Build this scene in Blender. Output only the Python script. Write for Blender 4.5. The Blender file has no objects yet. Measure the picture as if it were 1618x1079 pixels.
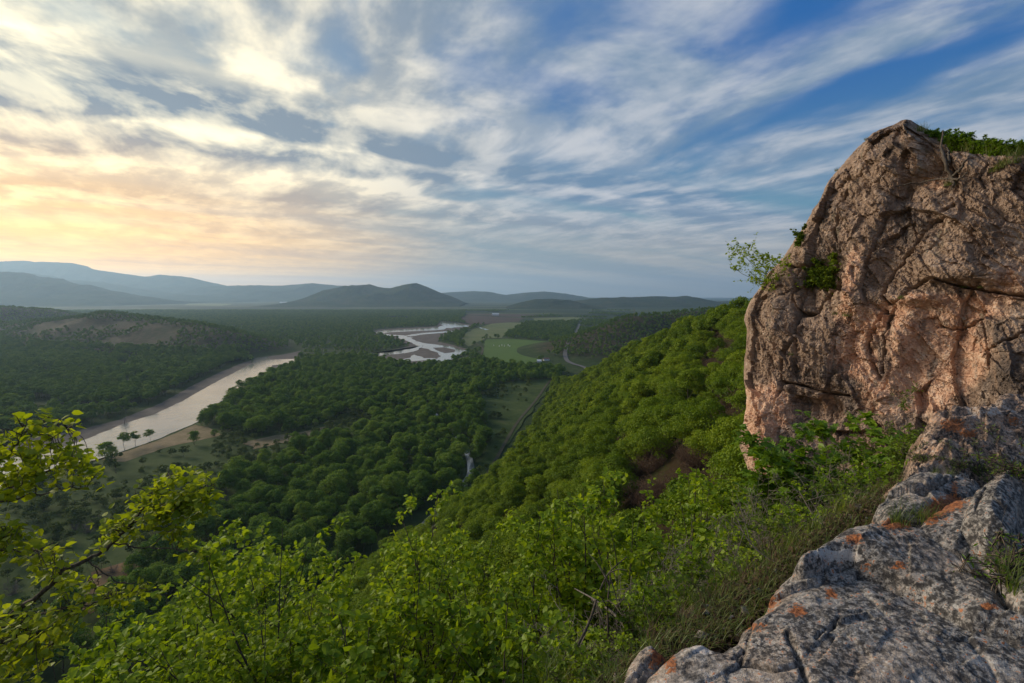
import bpy, bmesh, math, random, time
import numpy as np
from mathutils import Vector, Matrix, Euler

SC = bpy.context.scene
COL = SC.collection
R = math.radians
T0 = time.time()

# ------------------------------------------------------------------ camera, light, exposure
CAM_H = 140.0                       # metres above the valley floor
FPX, CXP, CYP = 764.0, 809.0, 539.5  # focal length and centre in photograph pixels
PITCH = math.atan((539.5 - 466.0) / FPX)
SUN_AZ = R(-60.0)                   # left of the view direction (+Y)
SUN_EL = R(22.0)
EXPOSURE = 0.42

cam_d = bpy.data.cameras.new('camera')
cam_d.sensor_width = 36.0
cam_d.lens = 36.0 * FPX / 1618.0
cam_d.clip_start = 0.05
cam_d.clip_end = 120000.0
cam = bpy.data.objects.new('camera', cam_d)
cam.location = (0, 0, CAM_H)
cam.rotation_euler = (math.pi / 2 - PITCH, 0, 0)
COL.objects.link(cam)
SC.camera = cam
SC.render.resolution_x, SC.render.resolution_y = 1024, 683
SC.view_settings.view_transform = 'Standard'
SC.view_settings.look = 'None'
SC.view_settings.exposure = EXPOSURE
SC.view_settings.gamma = 1.0
SC.view_settings.use_curve_mapping = False
SC.cycles.use_denoising = True
try:
    SC.cycles.denoiser = 'OPENIMAGEDENOISE'
    SC.cycles.denoising_input_passes = 'RGB_ALBEDO_NORMAL'
    SC.cycles.denoising_prefilter = 'ACCURATE'
except Exception:
    pass
SC.cycles.max_bounces = 6
SC.cycles.diffuse_bounces = 3
SC.cycles.glossy_bounces = 2
SC.cycles.transmission_bounces = 3
SC.cycles.volume_bounces = 1
SC.cycles.use_adaptive_sampling = True
SC.cycles.adaptive_threshold = 0.006

sun_dir = Vector((math.sin(SUN_AZ) * math.cos(SUN_EL), math.cos(SUN_AZ) * math.cos(SUN_EL), math.sin(SUN_EL)))
sun_d = bpy.data.lights.new('sun', 'SUN')
sun_d.energy = 3.2
sun_d.angle = R(24.0)
sun_d.color = (1.0, 0.84, 0.64)
sun = bpy.data.objects.new('sun', sun_d)
sun.rotation_euler = sun_dir.to_track_quat('Z', 'Y').to_euler()
sun.location = (-200, 150, 400)
COL.objects.link(sun)


# ------------------------------------------------------------------ small node language
class Tree:
    def __init__(self, nt):
        self.nt = nt
        nt.nodes.clear()

    def node(self, kind, **props):
        n = self.nt.nodes.new(kind)
        for k, v in props.items():
            setattr(n, k, v)
        return n

    def put(self, sock, v):
        if isinstance(v, S):
            self.nt.links.new(v.s, sock)
        elif v is not None:
            if hasattr(sock, 'default_value'):
                dv = sock.default_value
                if hasattr(dv, '__len__') and not hasattr(v, '__len__'):
                    v = (v,) * len(dv)
                elif hasattr(dv, '__len__') and len(dv) == 4 and len(v) == 3:
                    v = tuple(v) + (1.0,)
                sock.default_value = v

    def math(self, op, a, b=None, c=None, clamp=False):
        n = self.node('ShaderNodeMath', operation=op, use_clamp=clamp)
        self.put(n.inputs[0], a)
        if b is not None: self.put(n.inputs[1], b)
        if c is not None: self.put(n.inputs[2], c)
        return S(self, n.outputs[0])

    def vmath(self, op, a, b=None, scale=None):
        n = self.node('ShaderNodeVectorMath', operation=op)
        self.put(n.inputs[0], a)
        if b is not None: self.put(n.inputs[1], b)
        if scale is not None: self.put(n.inputs['Scale'], scale)
        return S(self, n.outputs['Value'] if op in ('DOT_PRODUCT', 'LENGTH', 'DISTANCE') else n.outputs[0])

    def sep(self, v):
        n = self.node('ShaderNodeSeparateXYZ')
        self.put(n.inputs[0], v)
        return [S(self, o) for o in n.outputs]

    def comb(self, x, y, z):
        n = self.node('ShaderNodeCombineXYZ')
        for i, v in enumerate((x, y, z)): self.put(n.inputs[i], v)
        return S(self, n.outputs[0])

    def step(self, v, lo, hi, a=0.0, b=1.0, smooth=True):
        n = self.node('ShaderNodeMapRange', interpolation_type='SMOOTHSTEP' if smooth else 'LINEAR')
        for i, x in enumerate((v, lo, hi, a, b)): self.put(n.inputs[i], x)
        return S(self, n.outputs[0])

    def mix(self, f, a, b, blend='MIX'):
        n = self.node('ShaderNodeMix', data_type='RGBA', blend_type=blend, clamp_factor=True)
        self.put(n.inputs[0], f)
        self.put(n.inputs[6], a)
        self.put(n.inputs[7], b)
        return S(self, n.outputs[2])

    def noise(self, v, scale, detail=4.0, rough=0.55, distort=0.0, lac=2.0, color=False, ntype='FBM'):
        n = self.node('ShaderNodeTexNoise', noise_dimensions='3D', noise_type=ntype)
        if ntype == 'FBM': n.normalize = True
        self.put(n.inputs['Vector'], v)
        self.put(n.inputs['Scale'], scale)
        self.put(n.inputs['Detail'], detail)
        self.put(n.inputs['Roughness'], rough)
        self.put(n.inputs['Lacunarity'], lac)
        self.put(n.inputs['Distortion'], distort)
        return S(self, n.outputs[1 if color else 0])

    def voronoi(self, v, scale, feature='F1', rnd=1.0, out=0):
        n = self.node('ShaderNodeTexVoronoi', feature=feature)
        self.put(n.inputs['Vector'], v)
        self.put(n.inputs['Scale'], scale)
        self.put(n.inputs['Randomness'], rnd)
        return S(self, n.outputs[out])

    def ramp(self, f, stops):
        n = self.node('ShaderNodeValToRGB')
        el = n.color_ramp.elements
        while len(el) < len(stops): el.new(0.5)
        for e, (p, c) in zip(el, stops):
            e.position = p
            e.color = tuple(c) + (1.0,) if len(c) == 3 else c
        self.put(n.inputs[0], f)
        return S(self, n.outputs[0])


class S:
    def __init__(self, t, s): self.t, self.s = t, s
    def __add__(self, o): return self.t.math('ADD', self, o)
    def __radd__(self, o): return self.t.math('ADD', o, self)
    def __sub__(self, o): return self.t.math('SUBTRACT', self, o)
    def __rsub__(self, o): return self.t.math('SUBTRACT', o, self)
    def __mul__(self, o): return self.t.math('MULTIPLY', self, o)
    def __rmul__(self, o): return self.t.math('MULTIPLY', o, self)
    def __truediv__(self, o): return self.t.math('DIVIDE', self, o)
    def __rtruediv__(self, o): return self.t.math('DIVIDE', o, self)
    def __pow__(self, o): return self.t.math('POWER', self, o)


def lin(r, g, b):
    """sRGB 0..255 to linear"""
    f = lambda c: c / 12.92 if c <= 0.04045 else ((c + 0.055) / 1.055) ** 2.4
    return (f(r / 255), f(g / 255), f(b / 255))


# ------------------------------------------------------------------ world: evening sky with streaming altocumulus
def make_world():
    w = bpy.data.worlds.new('World')
    SC.world = w
    w.use_nodes = True
    t = Tree(w.node_tree)
    tc = t.node('ShaderNodeTexCoord')
    d = S(t, tc.outputs['Generated'])
    dx, dy, dz = t.sep(d)
    up = t.math('MAXIMUM', dz, 0.0)
    inv = 1.0 / (up + 0.07)
    px, py = dx * inv, dy * inv
    # plane coordinates along the wind (a) and across it (b)
    a = py * 0.87 - px * 0.50
    b = px * 0.87 + py * 0.50
    pl = t.comb(a, b, 0.0)
    warp = t.noise(pl, 0.55, 2.0, 0.5, color=True)
    wx, wy, wz = t.sep(warp)
    aw = a + (wx - 0.5) * 0.9
    bw = b + (wy - 0.5) * 0.7
    # streaks fanning out of the distance, puffs, and low bands lying across them
    streak = t.noise(t.comb(aw * 0.75 + 3.7, bw * 1.15 + 1.9, 0.3), 1.0, 6.0, 0.52)
    puff = t.noise(t.comb(aw * 2.6, bw * 3.5 + 4.0, 5.0), 1.0, 5.0, 0.55)
    lump = t.noise(t.comb(aw * 1.1, bw * 1.8 + 1.0, 7.0), 1.0, 3.0, 0.5)
    band = t.noise(t.comb(a * 0.95 + (wx - 0.5) * 0.6 - b * 0.10, b * 0.13, 9.0), 1.0, 5.0, 0.55)
    fine = t.noise(t.comb(aw * 3.4, bw * 5.0, 2.0), 1.0, 4.0, 0.6)
    big = t.noise(t.comb(a * 0.30 + 8.2, b * 0.30 + 0.6, 1.0), 1.0, 2.0, 0.5)

    high = t.step(up, 0.10, 0.34)
    field = high * (streak * 0.36 + lump * 0.20 + puff * 0.44) + (1.0 - high) * (band * 0.72 + streak * 0.20 + fine * 0.08)
    # azimuth measure: 0 at the sun's side, 1 to the right
    hl = t.math('SQRT', dx * dx + dy * dy + 1e-6)
    side = t.step(dx / hl, -0.75, 0.75, 0.0, 1.0, smooth=False)
    field = field + (big - 0.5) * 0.22 + (0.5 - side) * 0.13

    def spot(sx, sy, ra, rb, amp):
        """a clearing (or a thick patch) in the cloud field, centred where the ray through the photo point goes"""
        cp, sp = math.cos(PITCH), math.sin(PITCH)
        u, v = (sx - CXP) / FPX, (CYP - sy) / FPX
        D = Vector((u, cp + v * sp, -sp + v * cp)).normalized()
        k = 1.0 / (D.z + 0.07)
        A = D.y * k * 0.87 - D.x * k * 0.50
        B = D.x * k * 0.87 + D.y * k * 0.50
        ea = (aw - A) / ra
        eb = (bw - B) / rb
        e = t.math('EXPONENT', (ea * ea + eb * eb) * -1.0 + (puff - 0.5) * 2.5)
        return e * amp
    for args in SPOTS:
        field = field + spot(*args)

    # long shelves lying across the wind: light and dark belts at fixed distances along it
    ab = a + b * 0.068 + (wx - 0.5) * 0.60 + (streak - 0.5) * 0.8 + (lump - 0.5) * 0.5
    prof = t.ramp((ab - 1.4) / 3.6, BELTS)
    belt_w = t.step(side, 0.50, 0.86, 1.0, 0.30)
    belt = (prof - 0.5) * belt_w * t.step(lump * 0.5 + puff * 0.5, 0.30, 0.55, 0.45, 1.0)
    field = field + t.math('ABSOLUTE', belt) * 0.16
    cover = t.step(field, 0.315, 0.585)
    thick = t.step(field, 0.50, 0.72)
    # light: angle to the sun
    gl = Vector((math.sin(R(-50)) * math.cos(R(10)), math.cos(R(-50)) * math.cos(R(10)), math.sin(R(10))))   # brightest gap in the cloud, below the sun
    sd = t.vmath('DOT_PRODUCT', d, tuple(gl))
    glow = t.step(sd, 0.30, 1.0, smooth=False)
    glow2 = glow * glow
    glow6 = t.math('POWER', glow, 4.5)
    # clear sky between the clouds: the physical sky, pulled towards the photograph's deeper blue
    sky = t.node('ShaderNodeTexSky', sky_type='NISHITA')
    sky.sun_disc = False
    sky.sun_elevation = SUN_EL
    sky.sun_rotation = SUN_AZ
    sky.altitude = 300.0
    sky.air_density = 1.4
    sky.dust_density = 1.5
    sky.ozone_density = 3.0
    nish = S(t, sky.outputs[0])
    nish = t.vmath('MULTIPLY', nish, (0.026, 0.040, 0.044))
    deep = t.mix(t.step(up, 0.08, 0.40), lin(100, 150, 172), lin(22, 96, 170))
    deep = t.mix(glow2, deep, lin(150, 170, 180))
    clear = t.mix(0.75, nish, deep)
    # cloud colours
    lit = t.mix(t.step(glow, 0.40, 0.95), lin(186, 190, 197), lin(232, 224, 208))
    lit = t.mix(glow6, lit, (1.5, 1.30, 0.84))
    shade = t.mix(t.step(glow, 0.25, 0.95), lin(98, 128, 158), lin(126, 138, 150))
    shn = t.noise(t.comb(aw * 1.9 + 20.0, bw * 2.7 + 11.0, 3.0), 1.0, 5.0, 0.56)
    tone = t.step(shn * 0.62 + puff * 0.26 + fine * 0.12, 0.41, 0.63)
    shf = thick * 0.18 + (1.0 - tone) * 0.85 - belt * 0.9 + 0.06
    cloud = t.mix(shf, lit, shade)
    col = t.mix(cover, clear, cloud)
    # low air: from orange under the sun to slate on the right
    low = t.step(up, 0.02, t.step(side, 0.1, 0.8, 0.30, 0.17, smooth=False), 1.0, 0.0)
    lowc = t.mix(t.step(side, 0.03, 0.40, smooth=False), (1.9, 0.86, 0.05), lin(142, 148, 150))
    lowl = t.mix(t.step(side, 0.06, 0.46, smooth=False), (1.9, 1.05, 0.14), lin(200, 188, 168))
    lowd = t.mix(t.step(side, 0.04, 0.46, smooth=False), (0.95, 0.45, 0.10), lin(136, 144, 150))
    bt = t.step(band * 0.8 + fine * 0.2, 0.36, 0.62)
    lowc = t.mix(0.62, lowc, t.mix(bt, lowd, lowl))
    col = t.mix(low * 0.92, col, lowc)
    # haze bank lying on the horizon
    bank = t.step(up, 0.0, 0.055, 1.0, 0.0)
    bankc = t.mix(t.step(side, 0.03, 0.38, smooth=False), (1.6, 0.66, 0.06), lin(128, 136, 140))
    col = t.mix(bank * 0.75, col, bankc)
    # below the horizon: dim land colour (never seen, only lights undersides)
    col = t.mix(t.step(dz, -0.02, 0.0), lin(70, 78, 64), col)
    bg = t.node('ShaderNodeBackground')
    t.put(bg.inputs['Color'], col)
    bg.inputs['Strength'].default_value = 0.86
    out = t.node('ShaderNodeOutputWorld')
    t.nt.links.new(bg.outputs[0], out.inputs['Surface'])
    w.cycles.sampling_method = 'MANUAL'
    w.cycles.sample_map_resolution = 512


# photo points of notable openings (negative) and bright shelves (positive) in the cloud deck: x, y, radius along, radius across, strength
BELTS = [(0.0, (.5,)*3), (0.13, (.55,)*3), (0.22, (.85,)*3), (0.29, (.5,)*3), (0.36, (.20,)*3), (0.415, (.30,)*3), (0.445, (.95,)*3), (0.49, (.42,)*3), (0.53, (.35,)*3), (0.60, (.95,)*3), (0.70, (.55,)*3), (0.76, (.28,)*3), (0.85, (.62,)*3), (1.0, (.5,)*3)]
SPOTS = [
    (1330, 128, 0.26, 0.10, -0.15), (1530, 75, 0.25, 0.09, -0.10), (1250, 20, 0.22, 0.13, -0.12), (1210, 200, 0.5, 0.22, -0.09),
    (545, 75, 0.18, 0.11, -0.13), (760, 120, 0.22, 0.22, -0.10), (870, 160, 0.3, 0.16, -0.07), (100, 35, 0.16, 0.25, -0.12),
    (1300, 215, 0.35, 0.16, 0.16), (1400, 60, 0.4, 0.16, 0.12), (1540, 150, 0.4, 0.16, 0.10), (1020, 215, 0.5, 0.4, 0.10), (720, 200, 0.5, 0.6, 0.08),
    (950, 335, 0.30, 1.2, -0.12), (260, 190, 0.35, 1.0, 0.10), (1000, 105, 0.2, 0.2, 0.12),
]
make_world()


# ------------------------------------------------------------------ projection, noise and mesh helpers
CP, SP = math.cos(PITCH), math.sin(PITCH)


def rays(px, py):
    """unit-forward rays through photograph points; returned relative to the camera (x right, y forward, z up)"""
    px, py = np.asarray(px, float), np.asarray(py, float)
    u, v = (px - CXP) / FPX, (CYP - py) / FPX
    return np.stack([u, CP + v * SP, -SP + v * CP], -1)


def at_y(px, py, y):
    """world point where the ray through a photograph point reaches distance y in front of the camera"""
    r = rays(px, py)
    t = np.asarray(y, float) / r[..., 1]
    return r * t[..., None] + np.array([0, 0, CAM_H])


def on_valley(px, py, z=0.0):
    r = rays(px, py)
    t = (z - CAM_H) / r[..., 2]
    return r * t[..., None] + np.array([0, 0, CAM_H])


def to_px(P):
    P = np.asarray(P, float)
    x, y, z = P[..., 0], P[..., 1], P[..., 2] - CAM_H
    f = y * CP - z * SP
    v = y * SP + z * CP
    f = np.where(f < 0.05, 0.05, f)
    return CXP + FPX * x / f, CYP - FPX * v / f


_rs = np.random.RandomState(7)
_PERM = np.concatenate([_rs.permutation(1024)] * 4)
_GRAD = _rs.normal(size=(1024, 3))
_GRAD /= np.linalg.norm(_GRAD, axis=1)[:, None]


def _hash(i, j, k):
    return _PERM[_PERM[_PERM[i & 1023] + (j & 1023)] + (k & 1023)]


def perlin(P):
    P = np.asarray(P, float)
    I = np.floor(P).astype(np.int64)
    F = P - I
    W = F * F * F * (F * (F * 6 - 15) + 10)
    out = 0
    for dx in (0, 1):
        wx = W[:, 0] if dx else 1 - W[:, 0]
        for dy in (0, 1):
            wy = W[:, 1] if dy else 1 - W[:, 1]
            for dz in (0, 1):
                wz = W[:, 2] if dz else 1 - W[:, 2]
                g = _GRAD[_hash(I[:, 0] + dx, I[:, 1] + dy, I[:, 2] + dz)]
                out = out + wx * wy * wz * ((F - (dx, dy, dz)) * g).sum(1)
    return out * 1.5


def fbm(P, octaves=4, gain=0.5, lac=2.03, ridged=False):
    P = np.asarray(P, float)
    s, a, tot = 0, 1.0, 0.0
    for o in range(octaves):
        n = perlin(P * lac ** o + o * 17.3)
        if ridged: n = 1 - 2 * np.abs(n)
        s = s + n * a
        tot += a
        a *= gain
    return s / tot


def worley(P):
    """distance to the nearest and second cell centre, the offset from the nearest centre and a random vector per cell"""
    P = np.asarray(P, float)
    I = np.floor(P).astype(np.int64)
    n = len(P)
    d1, d2 = np.full(n, 9.0), np.full(n, 9.0)
    off, rnd = np.zeros((n, 3)), np.zeros((n, 3))
    for dx in (-1, 0, 1):
        for dy in (-1, 0, 1):
            for dz in (-1, 0, 1):
                h = _hash(I[:, 0] + dx, I[:, 1] + dy, I[:, 2] + dz)
                c = I + (dx, dy, dz) + 0.5 + _GRAD[h] * 0.45
                o = P - c
                d = np.sqrt((o * o).sum(1))
                near = d < d1
                d2 = np.where(near, d1, np.minimum(d2, d))
                d1 = np.where(near, d, d1)
                off[near] = o[near]
                rnd[near] = _GRAD[(h[near] * 7 + 13) & 1023]
    return d1, d2, off, rnd


def seg_dist(X, Y, poly, closed=False):
    """distance from points to a polyline"""
    P = list(poly) + ([poly[0]] if closed else [])
    best = np.full(np.shape(X), 1e18)
    for (x0, y0), (x1, y1) in zip(P[:-1], P[1:]):
        ex, ey = x1 - x0, y1 - y0
        L = ex * ex + ey * ey + 1e-12
        t = np.clip(((X - x0) * ex + (Y - y0) * ey) / L, 0, 1)
        best = np.minimum(best, (X - x0 - t * ex) ** 2 + (Y - y0 - t * ey) ** 2)
    return np.sqrt(best)


def inside(X, Y, poly):
    X, Y = np.asarray(X), np.asarray(Y)
    r = np.zeros(X.shape, bool)
    n = len(poly)
    for i in range(n):
        (x0, y0), (x1, y1) = poly[i], poly[(i + 1) % n]
        if y0 == y1: continue
        c = ((y0 > Y) != (y1 > Y)) & (X < (x1 - x0) * (Y - y0) / (y1 - y0) + x0)
        r ^= c
    return r


def sstep(x, a, b):
    t = np.clip((x - a) / (b - a), 0, 1)
    return t * t * (3 - 2 * t)


def np_mesh(name, V, faces, attrs=None, smooth=False, mats=None, fmat=None):
    """a mesh from numpy vertices and one or more face arrays (n x 3 or n x 4)"""
    me = bpy.data.meshes.new(name)
    V = np.ascontiguousarray(V, np.float32)
    if not isinstance(faces, (list, tuple)): faces = [faces]
    faces = [np.asarray(f, np.int32) for f in faces if len(f)]
    me.vertices.add(len(V))
    me.vertices.foreach_set('co', V.ravel())
    if faces:
        idx = np.concatenate([f.ravel() for f in faces])
        tot = np.concatenate([np.full(len(f), f.shape[1], np.int32) for f in faces])
        start = np.concatenate([[0], np.cumsum(tot)[:-1]]).astype(np.int32)
        me.loops.add(len(idx))
        me.loops.foreach_set('vertex_index', idx)
        me.polygons.add(len(tot))
        me.polygons.foreach_set('loop_start', start)
        if fmat is not None:
            me.polygons.foreach_set('material_index', np.asarray(fmat, np.int32))
        me.polygons.foreach_set('use_smooth', np.full(len(tot), smooth))
    for k, a in (attrs or {}).items():
        a = np.asarray(a)
        if a.ndim == 2:
            at = me.attributes.new(k, 'FLOAT_COLOR', 'POINT')
            at.data.foreach_set('color', np.ascontiguousarray(np.concatenate([a, np.ones((len(a), 1))], 1), np.float32).ravel())
        else:
            ty = 'INT' if a.dtype.kind == 'i' else 'FLOAT'
            at = me.attributes.new(k, ty, 'POINT')
            at.data.foreach_set('value', np.ascontiguousarray(a, np.int32 if ty == 'INT' else np.float32))
    for m in (mats or []): me.materials.append(m)
    me.update()
    me.validate()
    return me


def link(name, data, parent=None, loc=None, rot=None, scale=None, **props):
    o = bpy.data.objects.new(name, data)
    COL.objects.link(o)
    if parent is not None: o.parent = parent
    if loc is not None: o.location = loc
    if rot is not None: o.rotation_euler = rot if hasattr(rot, '__len__') else (0, 0, rot)
    if scale is not None: o.scale = scale if hasattr(scale, '__len__') else (scale,) * 3
    for k, v in props.items(): o[k] = v
    return o


def thing(name, label, category, loc=(0, 0, 0), rot=0.0, scale=1.0, group=None, data=None):
    o = link(name, data, None, loc, rot, scale, label=label, category=category)
    if group: o['group'] = group
    return o


def dup(root, loc, rot=0.0, scale=1.0, label=None, group=None):
    """a copy of a thing with copies of its parts"""
    c = root.copy()
    COL.objects.link(c)
    c.location = loc
    c.rotation_euler = rot if hasattr(rot, '__len__') else (0, 0, rot)
    c.scale = scale if hasattr(scale, '__len__') else (scale,) * 3
    if label: c['label'] = label
    if group: c['group'] = group
    for ch in root.children:
        k = ch.copy()
        COL.objects.link(k)
        k.parent = c
        for g in ch.children:
            q = g.copy()
            COL.objects.link(q)
            q.parent = k
    return c


def grid_faces(nr, nc, wrap=False):
    i = np.arange(nr - 1)[:, None]
    j = np.arange(nc if wrap else nc - 1)[None, :]
    a = i * nc + j
    b = i * nc + (j + 1) % nc
    return np.stack([a, b, b + nc, a + nc], -1).reshape(-1, 4)


def tubes(paths, sides=6):
    """swept tubes; paths = list of (points n x 3, radii n). Returns V, F"""
    Vs, Fs, base = [], [], 0
    for P, rad in paths:
        P = np.asarray(P, float)
        n = len(P)
        rad = np.broadcast_to(np.asarray(rad, float), (n,))
        T = np.gradient(P, axis=0)
        T /= np.linalg.norm(T, axis=1)[:, None] + 1e-12
        ref = np.array([0.0, 0, 1]) if abs(T[0, 2]) < 0.9 else np.array([1.0, 0, 0])
        U = np.cross(T, ref)
        U /= np.linalg.norm(U, axis=1)[:, None] + 1e-9
        W = np.cross(T, U)
        a = np.arange(sides) / sides * 2 * math.pi
        ring = P[:, None, :] + rad[:, None, None] * (np.cos(a)[None, :, None] * U[:, None] + np.sin(a)[None, :, None] * W[:, None])
        Vs.append(ring.reshape(-1, 3))
        Fs.append(grid_faces(n, sides, True) + base)
        base += n * sides
    return np.concatenate(Vs), np.concatenate(Fs)


def smooth_path(pts, n=12):
    """Catmull-Rom through points"""
    P = np.asarray(pts, float)
    if len(P) < 3:
        t = np.linspace(0, 1, n)[:, None]
        return P[0] * (1 - t) + P[-1] * t
    Q = np.concatenate([[2 * P[0] - P[1]], P, [2 * P[-1] - P[-2]]])
    out = []
    per = max(2, int(n / (len(P) - 1)))
    for i in range(len(P) - 1):
        p0, p1, p2, p3 = Q[i:i + 4]
        for t in np.arange(per) / per:
            out.append(0.5 * (2 * p1 + (p2 - p0) * t + (2 * p0 - 5 * p1 + 4 * p2 - p3) * t * t + (3 * p1 - p0 - 3 * p2 + p3) * t ** 3))
    out.append(P[-1])
    return np.array(out)


# ------------------------------------------------------------------ materials
def material(name):
    m = bpy.data.materials.new(name)
    m.use_nodes = True
    return m, Tree(m.node_tree)


def finish(t, shader):
    out = t.node('ShaderNodeOutputMaterial')
    t.nt.links.new(shader.s if isinstance(shader, S) else shader, out.inputs['Surface'])


def principled(t, color, rough=0.9, spec=0.25, normal=None, metallic=0.0):
    p = t.node('ShaderNodeBsdfPrincipled')
    t.put(p.inputs['Base Color'], color)
    t.put(p.inputs['Roughness'], rough)
    t.put(p.inputs['Specular IOR Level'], spec)
    t.put(p.inputs['Metallic'], metallic)
    if normal is not None: t.put(p.inputs['Normal'], normal)
    return S(t, p.outputs[0])


def bump(t, height, strength=0.5, dist=0.1):
    b = t.node('ShaderNodeBump')
    b.inputs['Strength'].default_value = strength
    b.inputs['Distance'].default_value = dist
    t.put(b.inputs['Height'], height)
    return S(t, b.outputs[0])


def obj_co(t):
    return S(t, t.node('ShaderNodeTexCoord').outputs['Object'])


def world_co(t):
    return S(t, t.node('ShaderNodeNewGeometry').outputs['Position'])


def attr(t, name, fac=True):
    n = t.node('ShaderNodeAttribute', attribute_name=name)
    return S(t, n.outputs['Fac' if fac else 'Color'])


def leaf_material(name, dark, mid, light, trans=0.35, gloss=0.06, hue_var=1.0):
    """foliage: one reflectance between three greens, chosen per leaf and per plant; a share of the light comes through"""
    m, t = material(name)
    oi = t.node('ShaderNodeObjectInfo')
    rnd = S(t, oi.outputs['Random'])
    tint = attr(t, 'tint')
    f = t.math('ADD', tint * 0.50, rnd * 0.50 * hue_var, clamp=True)
    col = t.ramp(f, [(0.0, dark), (0.5, mid), (1.0, light)])
    df = t.node('ShaderNodeBsdfDiffuse')
    t.put(df.inputs['Color'], col)
    tr = t.node('ShaderNodeBsdfTranslucent')
    t.put(tr.inputs['Color'], t.vmath('MULTIPLY', col, (1.25, 1.15, 0.6)))
    mx = t.node('ShaderNodeMixShader')
    mx.inputs[0].default_value = trans
    t.nt.links.new(df.outputs[0], mx.inputs[1])
    t.nt.links.new(tr.outputs[0], mx.inputs[2])
    if gloss > 0:
        gl = t.node('ShaderNodeBsdfGlossy')
        gl.inputs['Roughness'].default_value = 0.45
        gl.inputs['Color'].default_value = (0.9, 0.95, 0.9, 1)
        m2 = t.node('ShaderNodeMixShader')
        m2.inputs[0].default_value = gloss
        t.nt.links.new(mx.outputs[0], m2.inputs[1])
        t.nt.links.new(gl.outputs[0], m2.inputs[2])
        mx = m2
    finish(t, mx.outputs[0])
    return m


def bark_material(name, a, b, scale=8.0):
    m, t = material(name)
    co = obj_co(t)
    n = t.noise(t.vmath('MULTIPLY', co, (1.0, 1.0, 0.25)), scale * 3, 5, 0.65)
    col = t.mix(t.step(n, 0.35, 0.65), a, b)
    lich = t.step(t.noise(co, scale * 0.8, 3, 0.6), 0.58, 0.68)
    col = t.mix(lich * 0.5, col, (0.20, 0.20, 0.16))
    finish(t, principled(t, col, 0.9, 0.2, bump(t, n, 0.6, 0.01)))
    return m


def soil_material(name, cols, scale, extra=None):
    """ground cover: several soft tones broken up at three sizes"""
    m, t = material(name)
    co = world_co(t)
    n1 = t.noise(co, scale, 5, 0.6)
    n2 = t.noise(co, scale * 6.3, 4, 0.65)
    n3 = t.noise(co, scale * 40, 3, 0.6)
    f = t.math('ADD', n1 * 0.55 + n2 * 0.30, n3 * 0.15)
    st = [(0.30 + 0.4 * i / (len(cols) - 1), c) for i, c in enumerate(cols)]
    col = t.ramp(f, st)
    finish(t, principled(t, col, 1.0, 0.1, bump(t, n3 + n2, 0.6, 0.4 / scale * 0.02)))
    return m


# ------------------------------------------------------------------ the land
FOOT = np.array([(-300, -190), (-100, -140), (0, -130), (100, -118), (180, -100), (252, -66), (320, -27), (390, -6), (560, 34), (700, 56), (800, 68), (900, 110)], float)
CREST = np.array([(-300, 60, 150), (-60, -4, 140), (-6, -4.5, 137.9), (0, -1.0, 138.15), (2, 0.35, 138.22), (4, 2.9, 138.15), (8, 7.6, 137.6), (15, 15, 134),
                  (30, 30, 130), (60, 54, 129), (120, 80, 132), (200, 103, 133), (300, 103, 114), (400, 101, 91), (520, 93, 56), (650, 82, 19), (740, 76, 4), (800, 72, 0), (900, 120, 0)], float)


def ridge_pts(rows, n=70):
    """crest of a far hill from (photo x, photo y, distance); heights leave room for the trees on it"""
    rows = np.array(rows, float)
    t = np.linspace(0, len(rows) - 1, n)
    k = np.arange(len(rows))
    px, py, y = (np.interp(t, k, rows[:, i]) for i in range(3))
    return at_y(px, py, y)


HILL_LEFT = ridge_pts([(-260, 520, 1750), (-60, 512, 1720), (60, 509, 1650), (120, 502, 1580), (170, 495, 1500), (220, 502, 1430), (270, 507, 1350), (310, 515, 1270), (345, 520, 1200), (366, 532, 1165), (380, 545, 1135)])
HILL_FAR = ridge_pts([(-420, 470, 2000), (-150, 476, 2050), (0, 485, 2100), (50, 489, 2150), (105, 506, 2250)], 40)
HILL_ROAD = ridge_pts([(958, 556, 1150), (972, 532, 1200), (990, 512, 1240), (1012, 499, 1290), (1090, 491, 1360), (1200, 483, 1500), (1500, 462, 1800), (1900, 440, 2100)])


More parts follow.
